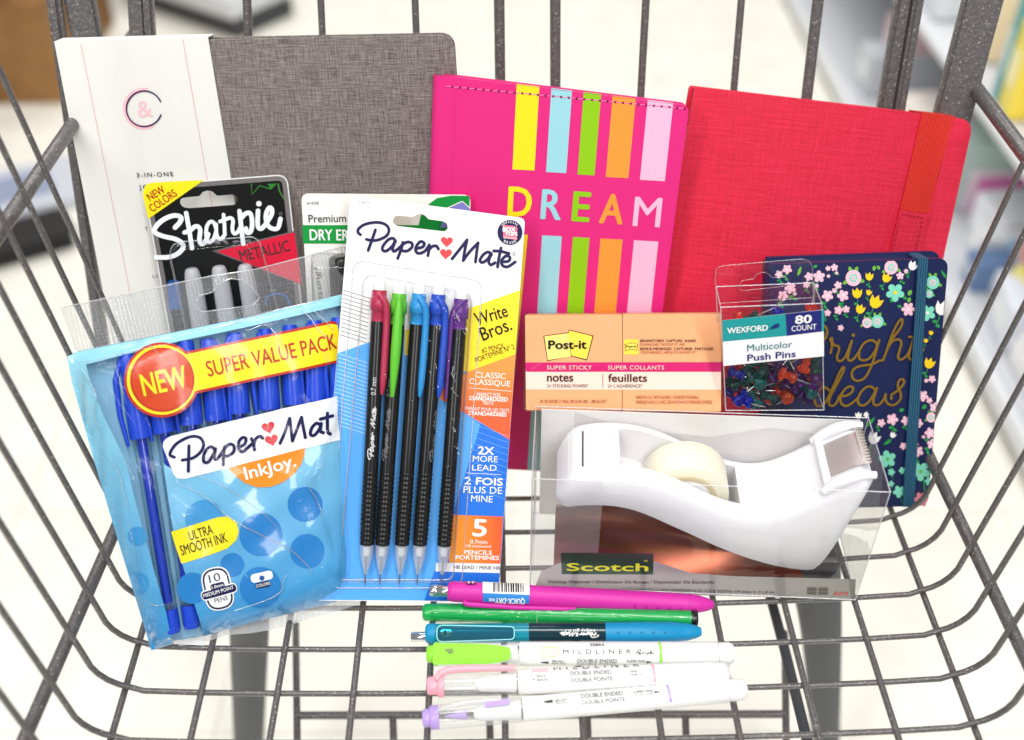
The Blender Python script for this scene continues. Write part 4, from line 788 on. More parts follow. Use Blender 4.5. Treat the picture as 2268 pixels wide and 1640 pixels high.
BLU1 = M((84, 168, 244), .38, coat=.3); BLU2 = M((26, 112, 220), .38, coat=.3); YLW = M((254, 220, 14), .38, coat=.3); ORG = grad('card_orange', (240, 84, 18), (250, 140, 36), pl.uv((1060, 920))[1], pl.uv((1100, 820))[1], 1, .38, .3); ORG2 = grad('card_orange_box', (240, 84, 18), (250, 150, 20), pl.uv((1110, 1200))[0], pl.uv((1000, 1200))[0], 0, .38, .3)
S5 = lambda *p: [cp(C5, x) for x in p]; S6 = lambda *p: [cp(C6, x) for x in p]
eL = lambda y: 776 + (702 - 776) * (y - 432) / (1331 - 432) + .6; eR = lambda y: 1163 + (1103 - 1163) * (y - 484) / (1333 - 484) - .6
yA = cp(C5, (300, 945))[1]
d.poly([(eL(yA), yA)] + S5((620, 830), (900, 735)) + S5((900, 960), (1440, 1110), (1200, 1345), (1430, 1480)) + [(eR(972), 972), (eR(1331), 1331), (eL(1329), 1329)], BLU1, 1)
d.poly(S5((890, 740), (1490, 535)) + [(eR(643), 643), (eR(785), 785)] + S5((1440, 1112), (885, 960)), YLW, 2)
d.poly(S5((1440, 1110)) + [(eR(785), 785), (eR(974), 974)] + S5((1430, 1482), (1190, 1345), (1185, 1290)), ORG, 2)
d.poly(S6((1515, 40), (1430, 0)) + [(eR(974.5), 974.5), (eR(1332), 1332)] + S6((1030, 1563), (1120, 1300), (1330, 640)), BLU2, 2)
for i in range(11):
    y = 60 + i * 50; xa = 1500 - (y - 40) * .27; d.stroke([cp(C6, (xa, y)), cp(C6, (min(1750, xa + 90 + 340), y + (min(1750, xa + 430) - xa) * .35))], .9, M((120, 176, 240), .4), 3, False, False)
for i in range(17):
    y = 385 + i * 36; xe = 335 - 36 * i * .062; x1 = 580 - i * 3; yb = y + .30 * (x1 - xe)
    d5.stroke([(xe + 4, y), (x1, yb)], 4.5, M((60, 62, 66), .4), 2.2, False, False) if yb < 880 - (x1 - 300) * .0 else None
for i in range(19):
    y = 950 + i * 34; xe = 300 - (y - 945) * .10; d5.stroke([(xe + 3, y), (560, y + .32 * (560 - xe))], 4.5, M((206, 230, 252), .4), 2.2, False, False)
d.poly(S6((1280, 825), (1706, 840), (1682, 1246), (1240, 1236)), ORG2, 3); d.poly(S6((1130, 1236), (1682, 1246), (1677, 1326), (1125, 1312)), CWH, 4)
pm_script(dp, PM_CARD, NAVY, M((250, 58, 66), .4, coat=.3), 3, 3)
dp.disc((2093, 505), 24, NAVY, 3, n=16); dp.disc((2093, 505), 20, CWH, 4, n=16); dp.text('R', (2085, 518), (2103, 519), 26, NAVY, 5)
dp.disc((2040, 240), 155, NAVY, 3, n=36); dp.poly([(1955, 148), (2095, 160), (2130, 185), (2126, 334), (1955, 305)], M((246, 104, 130), .4), 4)
dp.text('BOX', (1952, 228), (2105, 232), 52, WHITE, 5, bold=.07); dp.text('TOPS', (1978, 276), (2128, 284), 42, WHITE, 5, bold=.07); dp.text('EDUCATION', (1962, 312), (2122, 328), 20, WHITE, 5, bold=.03)
for ch, a in zip('OFFICIAL', range(-46, 47, 13)): x, y = 2040 + 116 * math.sin(math.radians(a)), 240 - 116 * math.cos(math.radians(a)); c_, s_ = math.cos(math.radians(a)), math.sin(math.radians(a)); w = 9 if ch != 'I' else 3; dp.text(ch, (x - w * c_, y - w * s_), (x + w * c_, y + w * s_), 27, WHITE, 4, bold=.02)
for ch, a in zip('BRAND', range(30, -31, -15)): x, y = 2040 + 142 * math.sin(math.radians(a)) * -1, 240 + 142 * math.cos(math.radians(a)); c_, s_ = math.cos(math.radians(a)), math.sin(math.radians(a)); w = 10; dp.text(ch, (x - w * c_, y - w * s_), (x + w * c_, y + w * s_), 30, WHITE, 4, bold=.02)
d.at(C2).text('2105731', (116, 1354), (188, 1356), 15, M((120, 120, 124), .5), 2)
for s_, a, b, h, bo in (('Write', (1526, 700), (1806, 616), 112, .015), ('Bros.', (1582, 836), (1842, 735), 118, .015), ('#2 PENCIL', (1572, 945), (1776, 895), 44, 0), ('PORTEMINE Nº 2', (1520, 1030), (1862, 906), 46, 0)): d5.text(s_, a, b, h, BLACK, 4, bold=bo)
for s_, a, b, h, bo in (('CLASSIC', (1512, 1160), (1778, 1172), 50, 0), ('CLASSIQUE', (1455, 1216), (1818, 1240), 48, 0), ('PERFECT FOR', (1525, 1326), (1735, 1331), 32, 0), ('STANDARDIZED', (1458, 1360), (1797, 1373), 36, .04), ('TESTS', (1575, 1400), (1672, 1403), 28, 0), ('PARFAIT POUR LES TESTS', (1425, 1446), (1812, 1468), 28, 0), ('STANDARDISÉS', (1448, 1490), (1787, 1506), 34, .04)): d5.text(s_, a, b, h, WHITE, 4, bold=bo)
d5.stroke([(1450, 1250), (1832, 1282)], 4, WHITE, 4, False, False); d6.stroke([(1395, 465), (1690, 480)], 4, WHITE, 4, False, False)
for s_, a, b, h, bo in (('2X', (1490, 302), (1625, 308), 64, .05), ('MORE', (1445, 366), (1660, 372), 50, 0), ('LEAD', (1440, 443), (1650, 447), 50, 0), ('2 FOIS', (1375, 560), (1700, 573), 60, .05), ('PLUS DE', (1365, 636), (1697, 645), 58, 0), ('MINE', (1430, 710), (1615, 718), 55, 0), ('5', (1445, 1005), (1558, 1010), 142, .04), ('0.7mm', (1422, 1070), (1570, 1075), 32, .01), ('HB mechanical', (1385, 1102), (1602, 1107), 22, 0), ('PENCILS', (1370, 1163), (1608, 1168), 36, .03), ('PORTEMINES', (1298, 1208), (1670, 1213), 36, .03)): d6.text(s_, a, b, h, WHITE, 4.5, bold=bo)
d6.text('HB LEAD / MINE HB', (1278, 1288), (1678, 1297), 30, BLACK, 5, bold=.01); mb.build('card', t)
mb = MB(); B_ = rnd(uvs(pl, [(806, 606), (1046, 650), (1003, 1284), (750, 1284)])[::-1], [.004, .004, .006, .006]); blister(mb, B_, .0118, BL, .002, edge=EDG)
B2_ = rnd(uvs(pl, [(783, 575), (1068, 622), (1022, 1302), (728, 1302)])[::-1], .006); mb.tube([Vector((x, y, .0006)) for x, y in B2_ + [B2_[0]]], .00035, EDG, 6, False); mb.build('blister', t)
PBK = M((12, 12, 13), .28, coat=.3, key='pencil_black_barrel'); TIP = clear('frosted_pencil_tip', (.9, .92, .95), .14, 1.0, .25, haze=.25); ERS = M((244, 244, 240), .6); LEADM = M((120, 124, 134), .3, .6); COLL = M((230, 232, 234), .4); LW2 = M((215, 215, 218), .5)
PC = [((842, 622), (809, 1283), (176, 42, 78), 'crimson', 1), ((886, 630), (842, 1283), (92, 186, 46), 'green', 0), ((930, 630), (885, 1283), (40, 140, 206), 'sky blue', 1), ((973, 632), (924.5, 1283), (28, 74, 186), 'royal blue', 1), ((1023, 642), (978.5, 1283), (96, 46, 132), 'purple', -1)]
us, uh = pm_units()
for a, b, rgb, nm, side in PC:
    zc = .0052; A = Vector((*pl.uv(a, zc), zc)); B = Vector((*pl.uv(b, zc), zc)); ax = (B - A).normalized(); L = (B - A).length; k = L / 661.0; r = .0037
    m_ = thing('mechanical_pencil', 'black mechanical pencil with %s clip and white eraser in the blister card' % nm, 'pencil', mwK, 'mechanical pencils in the blister card'); CM_ = M(rgb, .35, coat=.3, key='pencil_%s' % nm.replace(' ', '_'))
    e2 = Vector((0, 0, 1)); e1 = e2.cross(ax).normalized()     # e1 points to the right along the card
    if e1.x < 0: e1 = -e1
    mb = MB(); mb.lathe(A, ax, [(0, r * .70), (.0004, r * .78), (22 * k, r * .78)], ERS, 18); mb.build('eraser', m_)
    mb = MB(); mb.lathe(A + ax * 21 * k, ax, [(0, r * .98), (17 * k, r * 1.0), (17.5 * k, r * 1.16), (44 * k, r * 1.16), (44.5 * k, r * .95), (68 * k, r * .98)], CM_, 22); mb.build('sleeve', m_)
    mb = MB(); c0 = A + ax * 30 * k; q_ = []
    sx = side
    lens = 218 * k; W0 = [(0, .0, 1.02, .0013), (10 * k, .45, 1.15, .0017), (24 * k, .95, 1.05, .0018), (60 * k, 1.12, .85, .0018), (130 * k, 1.12, .75, .0019), (190 * k, 1.06, .75, .0017), (lens, .98, .75, .0008)]
    if side == 0: W0 = [(0, 0, 1.05, .0014), (24 * k, 0, 1.5, .0020), (90 * k, 0, 1.62, .0026), (150 * k, -.03, 1.55, .0023), (lens, -.06, 1.35, .0011)]
    if side < 0: W0 = [(0, 0, 1.02, .0012), (14 * k, -.7, .9, .0015), (34 * k, -1.1, .3, .0015), (120 * k, -1.15, .0, .0014), (lens, -1.1, .0, .0008)]
    pts = cr([c0 + ax * w[0] + e1 * (r * w[1]) + e2 * (r * w[2]) for w in W0], 5); rr = cr([(w[3], 0, 0) for w in W0], 5); mb.tube(pts, [x[0] for x in rr], CM_, 10); mb.build('clip', m_)
    mb = MB(); b0 = 88 * k; g0 = 300 * k; g1 = 582 * k; mb.lathe(A + ax * b0, ax, [(0, r * .96), (.0008, r), (g1 - b0 - 160 * k, r)], PBK, 22)
    if side == 1 and nm in ('crimson', 'royal blue') or side == 0:
        Pm = Matrix.Identity(4); rr_ = r + .0001; off = {'crimson': -.12, 'green': -.55, 'royal blue': .75}[nm]; wm = LW2 if nm == 'crimson' else M((110, 110, 112), .5)
        def lf(u, v, dz, A=A, ax=ax, e1=e1, e2=e2, off=off):   # u runs up the barrel from the grip, v across it
            ph = v / r + off; return A + ax * (392 * k - u) + e1 * (r + dz) * math.sin(ph) + e2 * (r + dz) * math.cos(ph)
        class _U:
            def uv(s, p, z=0): return (p[0], p[1])
        dd = Dec(mb, _U(), (0, 0, 1)); dd.lift = lambda u, v, dz: tuple(lf(u, -v, dz))
        sc = .018
        for i, s_ in enumerate(us): dd.stroke([((x - .07) * .027, (.13 - y) * .016) for x, y in s_], .0005, wm, 1 + .2 * (i % 2))
        if nm != 'royal blue': dd.text('0.7 mm', (.0325, -.0010), (.0412, -.0010), .0024, wm, 1)
    mb.build('barrel', m_)
    mb = MB(); pr = []
    ga, gb = 420 * k, 576 * k
    for i in range(61):
        f = i / 60; rb = r * (1.0 + .03 * math.sin(f * math.pi)) ; pr.append((ga + (gb - ga) * f, rb + .00020 * math.sin(f * math.pi * 2 * 15)))
    mb.lathe(A, ax, pr + [(583 * k, r * .97)], PBK, 20); mb.build('grip', m_)
    mb = MB(); mb.lathe(A + ax * 583.5 * k, ax, [(0, r * .95), (25 * k, r * .84), (50 * k, r * .5), (58 * k, r * .3), (66 * k, r * .24)], TIP, 16); mb.build('tip', m_)
    mb = MB(); mb.lathe(A + ax * 588 * k, ax, [(0, r * .5), (12 * k, r * .55), (20 * k, r * .42)], COLL, 12); mb.lathe(A + ax * 605 * k, ax, [(0, .0006), (55 * k, .00035), (70 * k, .00025)], LEADM, 8); mb.build('lead', m_)
# ---- sticky note pack
pl = Plane.lean((.0557, .4105, .0808), 35, -5.5, 3.6)
t = thing('sticky_note_pack', 'peach wrapped pack of sticky notes standing on the clear tape box', 'sticky notes', pl.mat())
q = [pl.uv(p) for p in ((1165, 909), (1597, 912), (1597, 695), (1163, 698))]
PE = M((236, 169, 119), .5, coat=.1, key='peach_paper'); PE2 = M((250, 172, 108), .55)
mb = MB(); z0 = -.024; xm = pl.uv((1125 + 1135 * .22321, 800))[0]; g_ = .00015
ql = [q[0], (xm - g_, q[0][1]), (xm - g_, q[3][1]), q[3]]; qr = [(xm + g_, q[1][1]), q[1], q[2], (xm + g_, q[2][1])]
mb.slab(rnd(ql, .0008, 3), z0, 0, PE); mb.slab(rnd(qr, .0008, 3), z0, 0, PE)
d = Dec(mb, pl, CPO); MG = M((206, 0, 104), .5); PA = M((240, 214, 198), .5); BR = M((70, 16, 24), .5); BR2 = M((150, 60, 30), .5)
d.poly([(172, 700), (2114, 697), (2114, 793), (176, 793)], MG, 1); d.poly([(176, 794), (2114, 794), (2114, 971), (180, 969)], PA, 1)
d.poly([(352, 435), (598, 402), (606, 374), (850, 434), (785, 680), (632, 640), (390, 686)], BR, 2); d.poly([(362, 441), (600, 410), (625, 642), (396, 676)], M((254, 226, 120), .5), 3); d.poly([(600, 418), (612, 384), (838, 440), (780, 668), (632, 632)], M((255, 222, 72), .5), 3.5)
d.text('Post-it', (405, 565), (778, 562), 82, BLACK, 5, bold=.07); d.poly([(1150, 470), (1295, 470), (1295, 622), (1150, 622)], M((255, 214, 66), .5), 2, r=12); d.poly([(1155, 520), (1215, 510), (1225, 500), (1292, 520), (1278, 582), (1228, 570), (1165, 584)], BR, 3); d.poly([(1161, 524), (1218, 514), (1227, 506), (1285, 523), (1273, 576), (1228, 564), (1170, 578)], M((255, 222, 90), .5), 4); d.text('Post-it', (1170, 552), (1274, 550), 22, BLACK, 5, bold=.06)
for s_, a, b, h, bo, m in (('BRAINSTORM. CAPTURE. SHARE.', (1313, 497), (1870, 497), 26, .02, BR), ('DOWNLOAD THE POST-IT* APP', (1313, 533), (1752, 533), 24, 0, BR2), ('REMUE-MÉNINGES. CAPTURER. PARTAGER.', (1313, 577), (2045, 577), 26, .02, BR), ('TÉLÉCHARGEZ L’APPLICATION POST-IT*', (1313, 612), (1870, 612), 24, 0, BR2),
                           ('SUPER STICKY', (388, 770), (832, 770), 40, .01, PA), ('SUPER COLLANTS', (993, 770), (1548, 770), 40, .01, PA), ('notes', (390, 888), (646, 888), 84, .035, BR), ('feuillets', (996, 890), (1378, 890), 76, .035, BR), ('2× STICKING POWER*', (388, 948), (802, 948), 32, 0, BR), ('2× L’ADHÉRENCE*', (993, 949), (1334, 949), 32, 0, BR),
                           ('3M, 3M CENTER, ST PAUL, MN 55144-1000   1-800-364-3577', (318, 1102), (980, 1102), 32, 0, BR2), ('MADE IN U.S.A. WITH GLOBALLY SOURCED MATERIALS.', (1270, 1060), (1898, 1060), 32, 0, BR2), ('FABRIQUÉ AUX É.-U. AVEC DES MATÉRIAUX D’ORIGINES DIVERSES.', (1270, 1108), (2030, 1108), 32, 0, BR2)): d.text(s_, a, b, h, m, 4, bold=bo, sp=1.08 if s_.startswith('SUPER') else 1)
d.stroke([(941, 812), (941, 948)], 5, BR2, 4, False, False); mb.build('note_block', t)
WR = clear('clear_wrap', (.99, .99, .99), .008, .9, .14, .5, 70)
mb = MB(); w0 = [(q[0][0] - .0012, q[0][1] - .0006), (q[1][0] + .0008, q[1][1] - .0006), (q[2][0] + .0008, q[2][1] + .0006), (q[3][0] - .0010, q[3][1] + .0006)]; mb.slab(rnd(w0, .001, 3), z0 - .0006, .0010, WR); mb.build('wrapper', t)
# ---- clear box of push pins
pl = Plane.lean((.1316, .4040, .0805), 8.0, -3.0, 2.0); mwB = pl.mat()
t = thing('pin_box', 'clear hanging box of multicolor push pins with a teal and white label', 'push pin box', mwB)
q = [pl.uv(p) for p in (cp(CPI, (200, 1580)), cp(CPI, (1190, 1576)), cp(CPI, (1168, 500)), cp(CPI, (148, 540)))]; DZ = -.021
CB_ = clear('clear_pin_box', (.97, .975, .98), .02, .9, .06, .1, 90)
mb = MB(); mb.slab(q, DZ, 0, CB_)
for i in range(4):
    a, b = q[i], q[(i + 1) % 4]; mb.tube([(a[0], a[1], 0), (b[0], b[1], 0)], .0003, EDG, 5); mb.tube([(a[0], a[1], DZ), (b[0], b[1], DZ)], .0003, EDG, 5); mb.tube([(a[0], a[1], 0), (a[0], a[1], DZ)], .0003, EDG, 5)
mb.build('box', t)
d = Dec(mb, pl, CPI); tb = [pl.uv(cp(CPI, p), DZ) for p in ((110, 500), (92, 240), (100, 150), (160, 120), (640, 78), (980, 50), (1050, 80), (1075, 140), (1080, 440))]
mb = MB(); th = [pl.uv(cp(CPI, p), DZ) for p in ((330, 330), (345, 285), (380, 265), (475, 255), (510, 205), (575, 180), (635, 205), (660, 240), (800, 232), (832, 270), (815, 315), (750, 330), (400, 368), (345, 360))]
ED2 = clear('thin_tab_edge', (.95, .95, .96), .14, 1.0, .15, haze=.08); tb = rnd(tb, .0015)[::-1]; th = rnd(th, .001, 3); mb.slab(tb, DZ - .0004, DZ, clear('clear_hang_tab', (.985, .985, .988), .018, .9, .08, .2, 80), holes=[th]); mb.tube([(x, y, DZ + .0002) for x, y in tb + [tb[0]]], .00022, ED2, 5, False); mb.tube([(x, y, DZ + .0002) for x, y in th + [th[0]]], .00018, ED2, 5, False); mb.build('hang_tab', t)
mb = MB(); d = Dec(mb, pl, CPI, z=.0004); TL_ = M((10, 150, 152), .4, coat=.3); NB = M((14, 24, 112), .4, coat=.3); LWH = M((242, 240, 242), .45)
d.poly([(166, 672), (1187, 562), (1190, 1034), (176, 1132)], LWH, 0); d.poly([(166, 672), (802, 604), (818, 826), (168, 885)], TL_, 1); d.poly([(800, 604), (1164, 566), (1166, 782), (814, 826)], NB, 1.5); d.poly([(1164, 566), (1188, 562), (1189, 778), (1166, 781)], TL_, 2)
TD = M((0, 110, 120), .4)
for s_, a, b, h, bo, m in (('WEXFORD', (215, 802), (622, 768), 66, .03, WHITE), ('80', (900, 702), (1060, 690), 92, .06, WHITE), ('COUNT', (862, 780), (1112, 756), 64, 0, WHITE), ('Multicolor', (415, 982), (868, 940), 80, 0, TD), ('Push Pins', (418, 1080), (902, 1036), 78, .03, NB)): d.text(s_, a, b, h, m, 3, bold=bo)
for i in range(4): d.poly([(630, 765 - i * 3), (690 + i * 12, 710 - i * 3), (745 - i * 2, 698 + i * 12), (690, 740 + i * 4)], NB, 3 + i * .2)
mb.build('label', t)
PCOL = [('teal', (16, 120, 118)), ('purple', (84, 16, 120)), ('orange', (232, 74, 26)), ('blue', (26, 40, 190)), ('green', (14, 92, 84)), ('red', (226, 60, 50))]
PM_ = {n: plastic('pin_%s' % n, c, .72, .06) for n, c in PCOL}; NDL = M((200, 200, 205), .2, 1.0)
def make_pin(col):
    o = MB(); o.lathe((0, 0, 0), (0, 0, 1), [(0, .0001), (.0006, .0022), (.0014, .0032), (.0024, .0033), (.0030, .0024), (.0040, .0018), (.0075, .0022), (.0082, .0031), (.0090, .0030), (.0094, .0008)], PM_[col], 16)
    n = MB(); n.lathe((0, 0, .0093), (0, 0, 1), [(0, .00045), (.007, .0004), (.0095, .00005)], NDL, 8)
    return o, n
cache = {}
w = q[1][0] - q[0][0]; ucx = (q[0][0] + q[1][0]) / 2
spots = [('teal', (540, 1295), 0, 'C'), ('teal', (1068, 1380), 0, 'C'), ('teal', (480, 1535), 0, 'S'), ('orange', (800, 1200), 0, 'X'), ('orange', (815, 1430), 0, 'C'), ('orange', (990, 1110), 0, 'S'), ('orange', (410, 1360), -.008, 'X'), ('purple', (930, 1240), -.002, 'X'), ('purple', (1100, 1250), 0, 'X'), ('purple', (860, 1320), -.004, 'S'), ('purple', (690, 1200), -.006, 'X'),
         ('purple', (980, 1500), -.005, 'X'), ('blue', (330, 1440), -.001, 'X'), ('blue', (250, 1180), -.006, 'S'), ('blue', (300, 1540), -.003, 'C'), ('green', (640, 1430), -.002, 'X'), ('green', (430, 1210), -.004, 'S'), ('green', (1090, 1120), -.003, 'X'), ('green', (560, 1130), -.006, 'X'), ('red', (640, 1560), -.004, 'S'), ('purple', (760, 1130), -.008, 'S'), ('green', (300, 1290), -.008, 'X'),
         ('red', (225, 640), -.010, 'S'), ('red', (1040, 590), -.010, 'S'), ('green', (420, 640), -.011, 'X'), ('blue', (690, 620), -.012, 'X'), ('purple', (570, 1500), -.009, 'S'), ('blue', (850, 1540), -.009, 'X'), ('green', (880, 1440), -.010, 'C'), ('purple', (400, 1480), -.010, 'S'), ('teal', (720, 1360), -.010, 'X'), ('purple', (1100, 1500), -.009, 'C')]
for i in range(26): spots.append((random.choice(('purple', 'green', 'blue', 'teal', 'purple', 'red')), (240 + (i % 7) * 140 + random.uniform(-40, 40), 1110 + (i // 7) * 130 + random.uniform(-35, 35)), -.0115, random.choice('SX')))
for col, p, dz, mode in spots:
    zz = -.0068 + dz * .9; u, v = pl.uv(cp(CPI, p), zz)
    top = p[1] < 700
    lab = ('%s translucent push pin lying on top above the box label' if top else '%s translucent push pin in the pile below the box label') % col
    o = thing('push_pin', lab, 'push pin', None, ('%s push pins on top in the pin box' if top else '%s push pins in the pile') % col)
    tilt = {'C': random.uniform(.1, .5), 'S': random.uniform(.6, 1.1), 'X': random.uniform(1.3, 1.9)}[mode]; az = random.uniform(0, 6.28)
    # head (local -z) turned towards the front of the box
    dirv = Vector((math.sin(tilt) * math.cos(az), math.sin(tilt) * math.sin(az), -math.cos(tilt))); rot = dirv.to_track_quat('Z', 'Y').to_matrix().to_4x4()
    if not (q[0][0] + .001 < u + dirv.x * .015 < q[1][0] - .001): dirv.x = -dirv.x
    if v + dirv.y * .015 < .001: dirv.y = abs(dirv.y)
    if zz + dirv.z * .013 < DZ + .001: dirv.z = abs(dirv.z) * .3; dirv.normalize()
    rot = dirv.to_track_quat('Z', 'Y').to_matrix().to_4x4()
    u = max(q[0][0] + .0045, min(q[1][0] - .0045, u)); v = max(.0045, v)
    o.matrix_world = mwB @ Matrix.Translation((u, v, zz + .0035 if mode == 'C' else zz + .002)) @ rot @ Matrix.Translation((0, 0, -.001 if mode == 'C' else -.004))
    if col not in cache:
        h_, n_ = make_pin(col); cache[col] = (h_.build('grip', o), n_.build('needle', o))
    else:
        for c in cache[col]:
            k = c.copy(); COL.objects.link(k); k.parent = o
# ---- clear box with the tape dispenser
BX = Plane.lean((.0095, .3592, .0003), 0, -2.98); mwT = BX.mat(); BW, BH, BD = .1675, .0800, .0512
t = thing('tape_box', 'clear plastic display box holding a white tape dispenser', 'display box', mwT)
CBX = clear('clear_box_plastic', (.965, .968, .97), .022, 1.0, .04, .10, 26)
mb = MB(); mb.box((0, 0, -BD), (BW, BH, 0), CBX)
for a in ((0, 0), (BW, 0)):
    for b in (0, -BD): mb.tube([(a[0], 0, b), (a[0], BH, b)], .00035, EDG, 6)
for y in (0, BH):
    for b in (0, -BD): mb.tube([(0, y, b), (BW, y, b)], .00035, EDG, 6)
    for x in (0, BW): mb.tube([(x, y, 0), (x, y, -BD)], .00035, EDG, 6)
mb.build('clear_shell', t)
INS = M((236, 234, 232), .35, coat=.4); mb = MB()
mb.box((.003, .001, -BD + .0006), (BW - .004, BH - .001, -BD + .0012), INS)
d = Dec(mb, BX, CT, z=-BD + .0012); INS2 = M((216, 212, 212), .35, coat=.4)
d.polyuv([(.02, BH - .002), (.05, BH - .012), (.09, BH - .016), (.12, BH - .008), (.15, BH - .012), (.15, BH - .04), (.02, BH - .04)], INS2, 1)
mb.build('insert_card', t)
FLP = clear('hazy_side_flap', (.93, .92, .93), .05, .8, .2, haze=.12); mb = MB(); mb.add([(.001, .001, -.001), (.001, BH - .001, -.001), (.034, BH - .001, -.0012), (.034, .028, -.0012), (.030, .001, -.0012)], [(0, 4, 3, 2, 1)], FLP)
mb.add([(.0012, .0012, -.003), (.0012, BH - .0012, -.003), (.0012, BH - .0012, -BD + .003), (.0012, .0012, -BD + .003)], [(0, 1, 2, 3)], FLP); mb.build('side_flap', t)
mb = MB(); d = Dec(mb, BX, CT, z=-.0010); SV = grad('silver_strip', (190, 182, 188), (140, 136, 128), 0, BW, 0, .22, .3)
d.poly([(152, 1072), (190, 975), (300, 925), (560, 985), (840, 918), (1050, 985), (1300, 1003), (1992, 1020), (1985, 1138), (1100, 1112)], SV, 0)
d.poly([(303, 868), (832, 872), (832, 992), (308, 990)], M((12, 62, 44), .35, coat=.4), 1); d.text('Scotch', (340, 968), (800, 970), 64, M((236, 236, 60), .4), 2, bold=.06); d.text('®', (778, 918), (800, 918), 16, M((236, 236, 60), .4), 2)
PT = M((48, 16, 56), .5); d.text('Desktop Dispenser / Distributeur De Bureau / Dispensador De Escritorio', (232, 1040), (1178, 1043), 24, PT, 2, bold=.015); d.text('3/4 IN/PO/PULG × 450 IN/PO/PULG (12.5 YD/V) 19 mm × 11,4 m', (598, 1086), (1520, 1100), 24, PT, 2, bold=.012)
for i, (x, y) in enumerate(((1712, 1066), (1776, 1067), (1712, 1088), (1776, 1089))): d.poly([(x, y), (x + 56, y + 1), (x + 56, y + 19), (x, y + 18)], M((88, 84, 78), .5), 2)
d.text('3M', (1862, 1108), (1940, 1110), 26, M((216, 70, 78), .5), 2, bold=.09); mb.build('front_label', t)
# dispenser
t = thing('tape_dispenser', 'white wave shaped tape dispenser with a copper underside in the clear box', 'tape dispenser', mwT)
LO = [(285, 632), (350, 612), (450, 603), (560, 605), (640, 612), (750, 640), (850, 682), (950, 728), (1050, 772), (1150, 820), (1250, 862), (1350, 900), (1450, 930), (1550, 955), (1650, 970), (1750, 979), (1800, 950), (1860, 850), (1920, 750), (1980, 650), (2040, 555), (2085, 490)]
HI = [(280, 545), (300, 500), (350, 460), (450, 432), (560, 425), (640, 428), (750, 440), (850, 464), (950, 500), (1050, 546), (1150, 594), (1250, 632), (1350, 657), (1450, 668), (1550, 655), (1650, 622), (1750, 578), (1850, 530), (1950, 490), (2030, 462), (2085, 450), (2108, 455)]
ZFR, ZRR = -.0065, -.0480
lo = [BX.uv(cp(CT, p), ZFR) for p in LO]; hi = [BX.uv(cp(CT, p), ZFR) for p in HI]
def itp(T, x):
    for (a, ya), (b, yb) in zip(T, T[1:]):
        if a <= x <= b: return ya + (yb - ya) * (x - a) / (b - a)
    return T[0][1] if x < T[0][0] else T[-1][1]
x0 = max(lo[0][0], hi[0][0]) - .001; x1 = min(lo[-1][0], hi[-1][0]) + .001
wx0, wx1 = BX.uv(cp(CT, (425, 430)), ZFR)[0], BX.uv(cp(CT, (1340, 640)), ZFR)[0]
xs = [x0 + (x1 - x0) * i / 60 for i in range(61)]; xs += [wx0 - .0002, wx0 + .0002, wx1 - .0002, wx1 + .0002]; xs.sort()
def sm(T, x, h=.004): return sum(itp(T, x + h * k / 2) for k in (-2, -1, 0, 1, 2)) / 5
WP = M((241, 240, 244), .3, coat=.25, key='white_dispenser_plastic'); CU = M((160, 92, 70), .28, .75, key='copper_finish')
outer, groove, bot = [], [], []
for i, x in enumerate(xs):
    b = sm(lo, x); tp = max(sm(hi, x), b + .002); e = max(0, min(1, (x - x0) / .006, (x1 - x) / .005)) ** .5; zf = ZFR - .004 * (1 - e); zr = ZRR + .006 * (1 - e)
    mid = (b + tp) / 2; b = mid + (b - mid) * (.35 + .65 * e); tp = mid + (tp - mid) * (.35 + .65 * e); h = tp - b; k = min(1, h / .016)
    inw = wx0 <= x <= wx1; g = max(.0002, (h - .0025)) if inw else .00005
    bot.append([(x, b, zr + .001), (x, b, zf - .001)])
    outer.append([(x, b, zf - .001), (x, b + .001 * k, zf), (x, tp - .0075 * k, zf), (x, tp - .0045 * k, zf - .0006), (x, tp - .0018 * k, zf - .0022), (x, tp - .0004 * k, zf - .0045), (x, tp, zf - .0072), (x, tp - .0002, zf - .0078)])
    outer[-1] += [(x, y_, zr + zf - z_) for _, y_, z_ in outer[-1][::-1]]
    groove.append([outer[-1][7], (x, tp - g, zf - .0081), (x, tp - g, zr + .0081), outer[-1][8]])
def loft(mb, secs, m, cols, smooth=True):
    n = len(secs[0]); vs = [p for s_ in secs for p in s_]; mb.add(vs, [(i * n + j, (i + 1) * n + j, (i + 1) * n + j + 1, i * n + j + 1) for i in range(len(secs) - 1) for j in cols], m, smooth)
mb = MB(); loft(mb, outer, WP, range(0, 7)); loft(mb, outer, WP, range(8, 15)); loft(mb, groove, WP, range(0, 3), False)
for s_, r_ in ((outer[0], 1), (outer[-1], 0)): mb.add(s_, [tuple(range(16)) if r_ else tuple(range(16))[::-1]], WP)
mb.build('body', t)
mb = MB(); loft(mb, [[(x, y - .0001, z) for x, y, z in s_] for s_ in bot], CU, range(0, 1))
pp = [(x, sm(lo, x) - .0003) for x in xs if x < BX.uv(cp(CT, (1740, 979)), ZFR)[0]]; zc = -.030
secs = [[(x, y, -.0090), (x, y * .82 + .0004, -.0190), (x, y * .5 + .0006, -.0250), (x, y * .2 + .0008, -.0230), (x, .0014, -.0090)] for x, y in pp]; loft(mb, secs, CU, range(0, 4)); mb.build('copper_base', t)
cxr, cyr = BX.uv(cp(CT, (1012, 478)), -.027); TR = M((246, 241, 218), .4, key='cream_tape')
mb = MB(); o = (cxr, cyr, -.0370); mb.lathe(o, (0, 0, 1), [(0, .0128), (0, .0208), (.0008, .0214), (.0182, .0214), (.019, .0208), (.019, .0128)], TR, 48); mb.lathe(o, (0, 0, 1), [(.019, .0128), (0, .0128)], TR, 40); tr_ = mb.build('tape_roll', t)
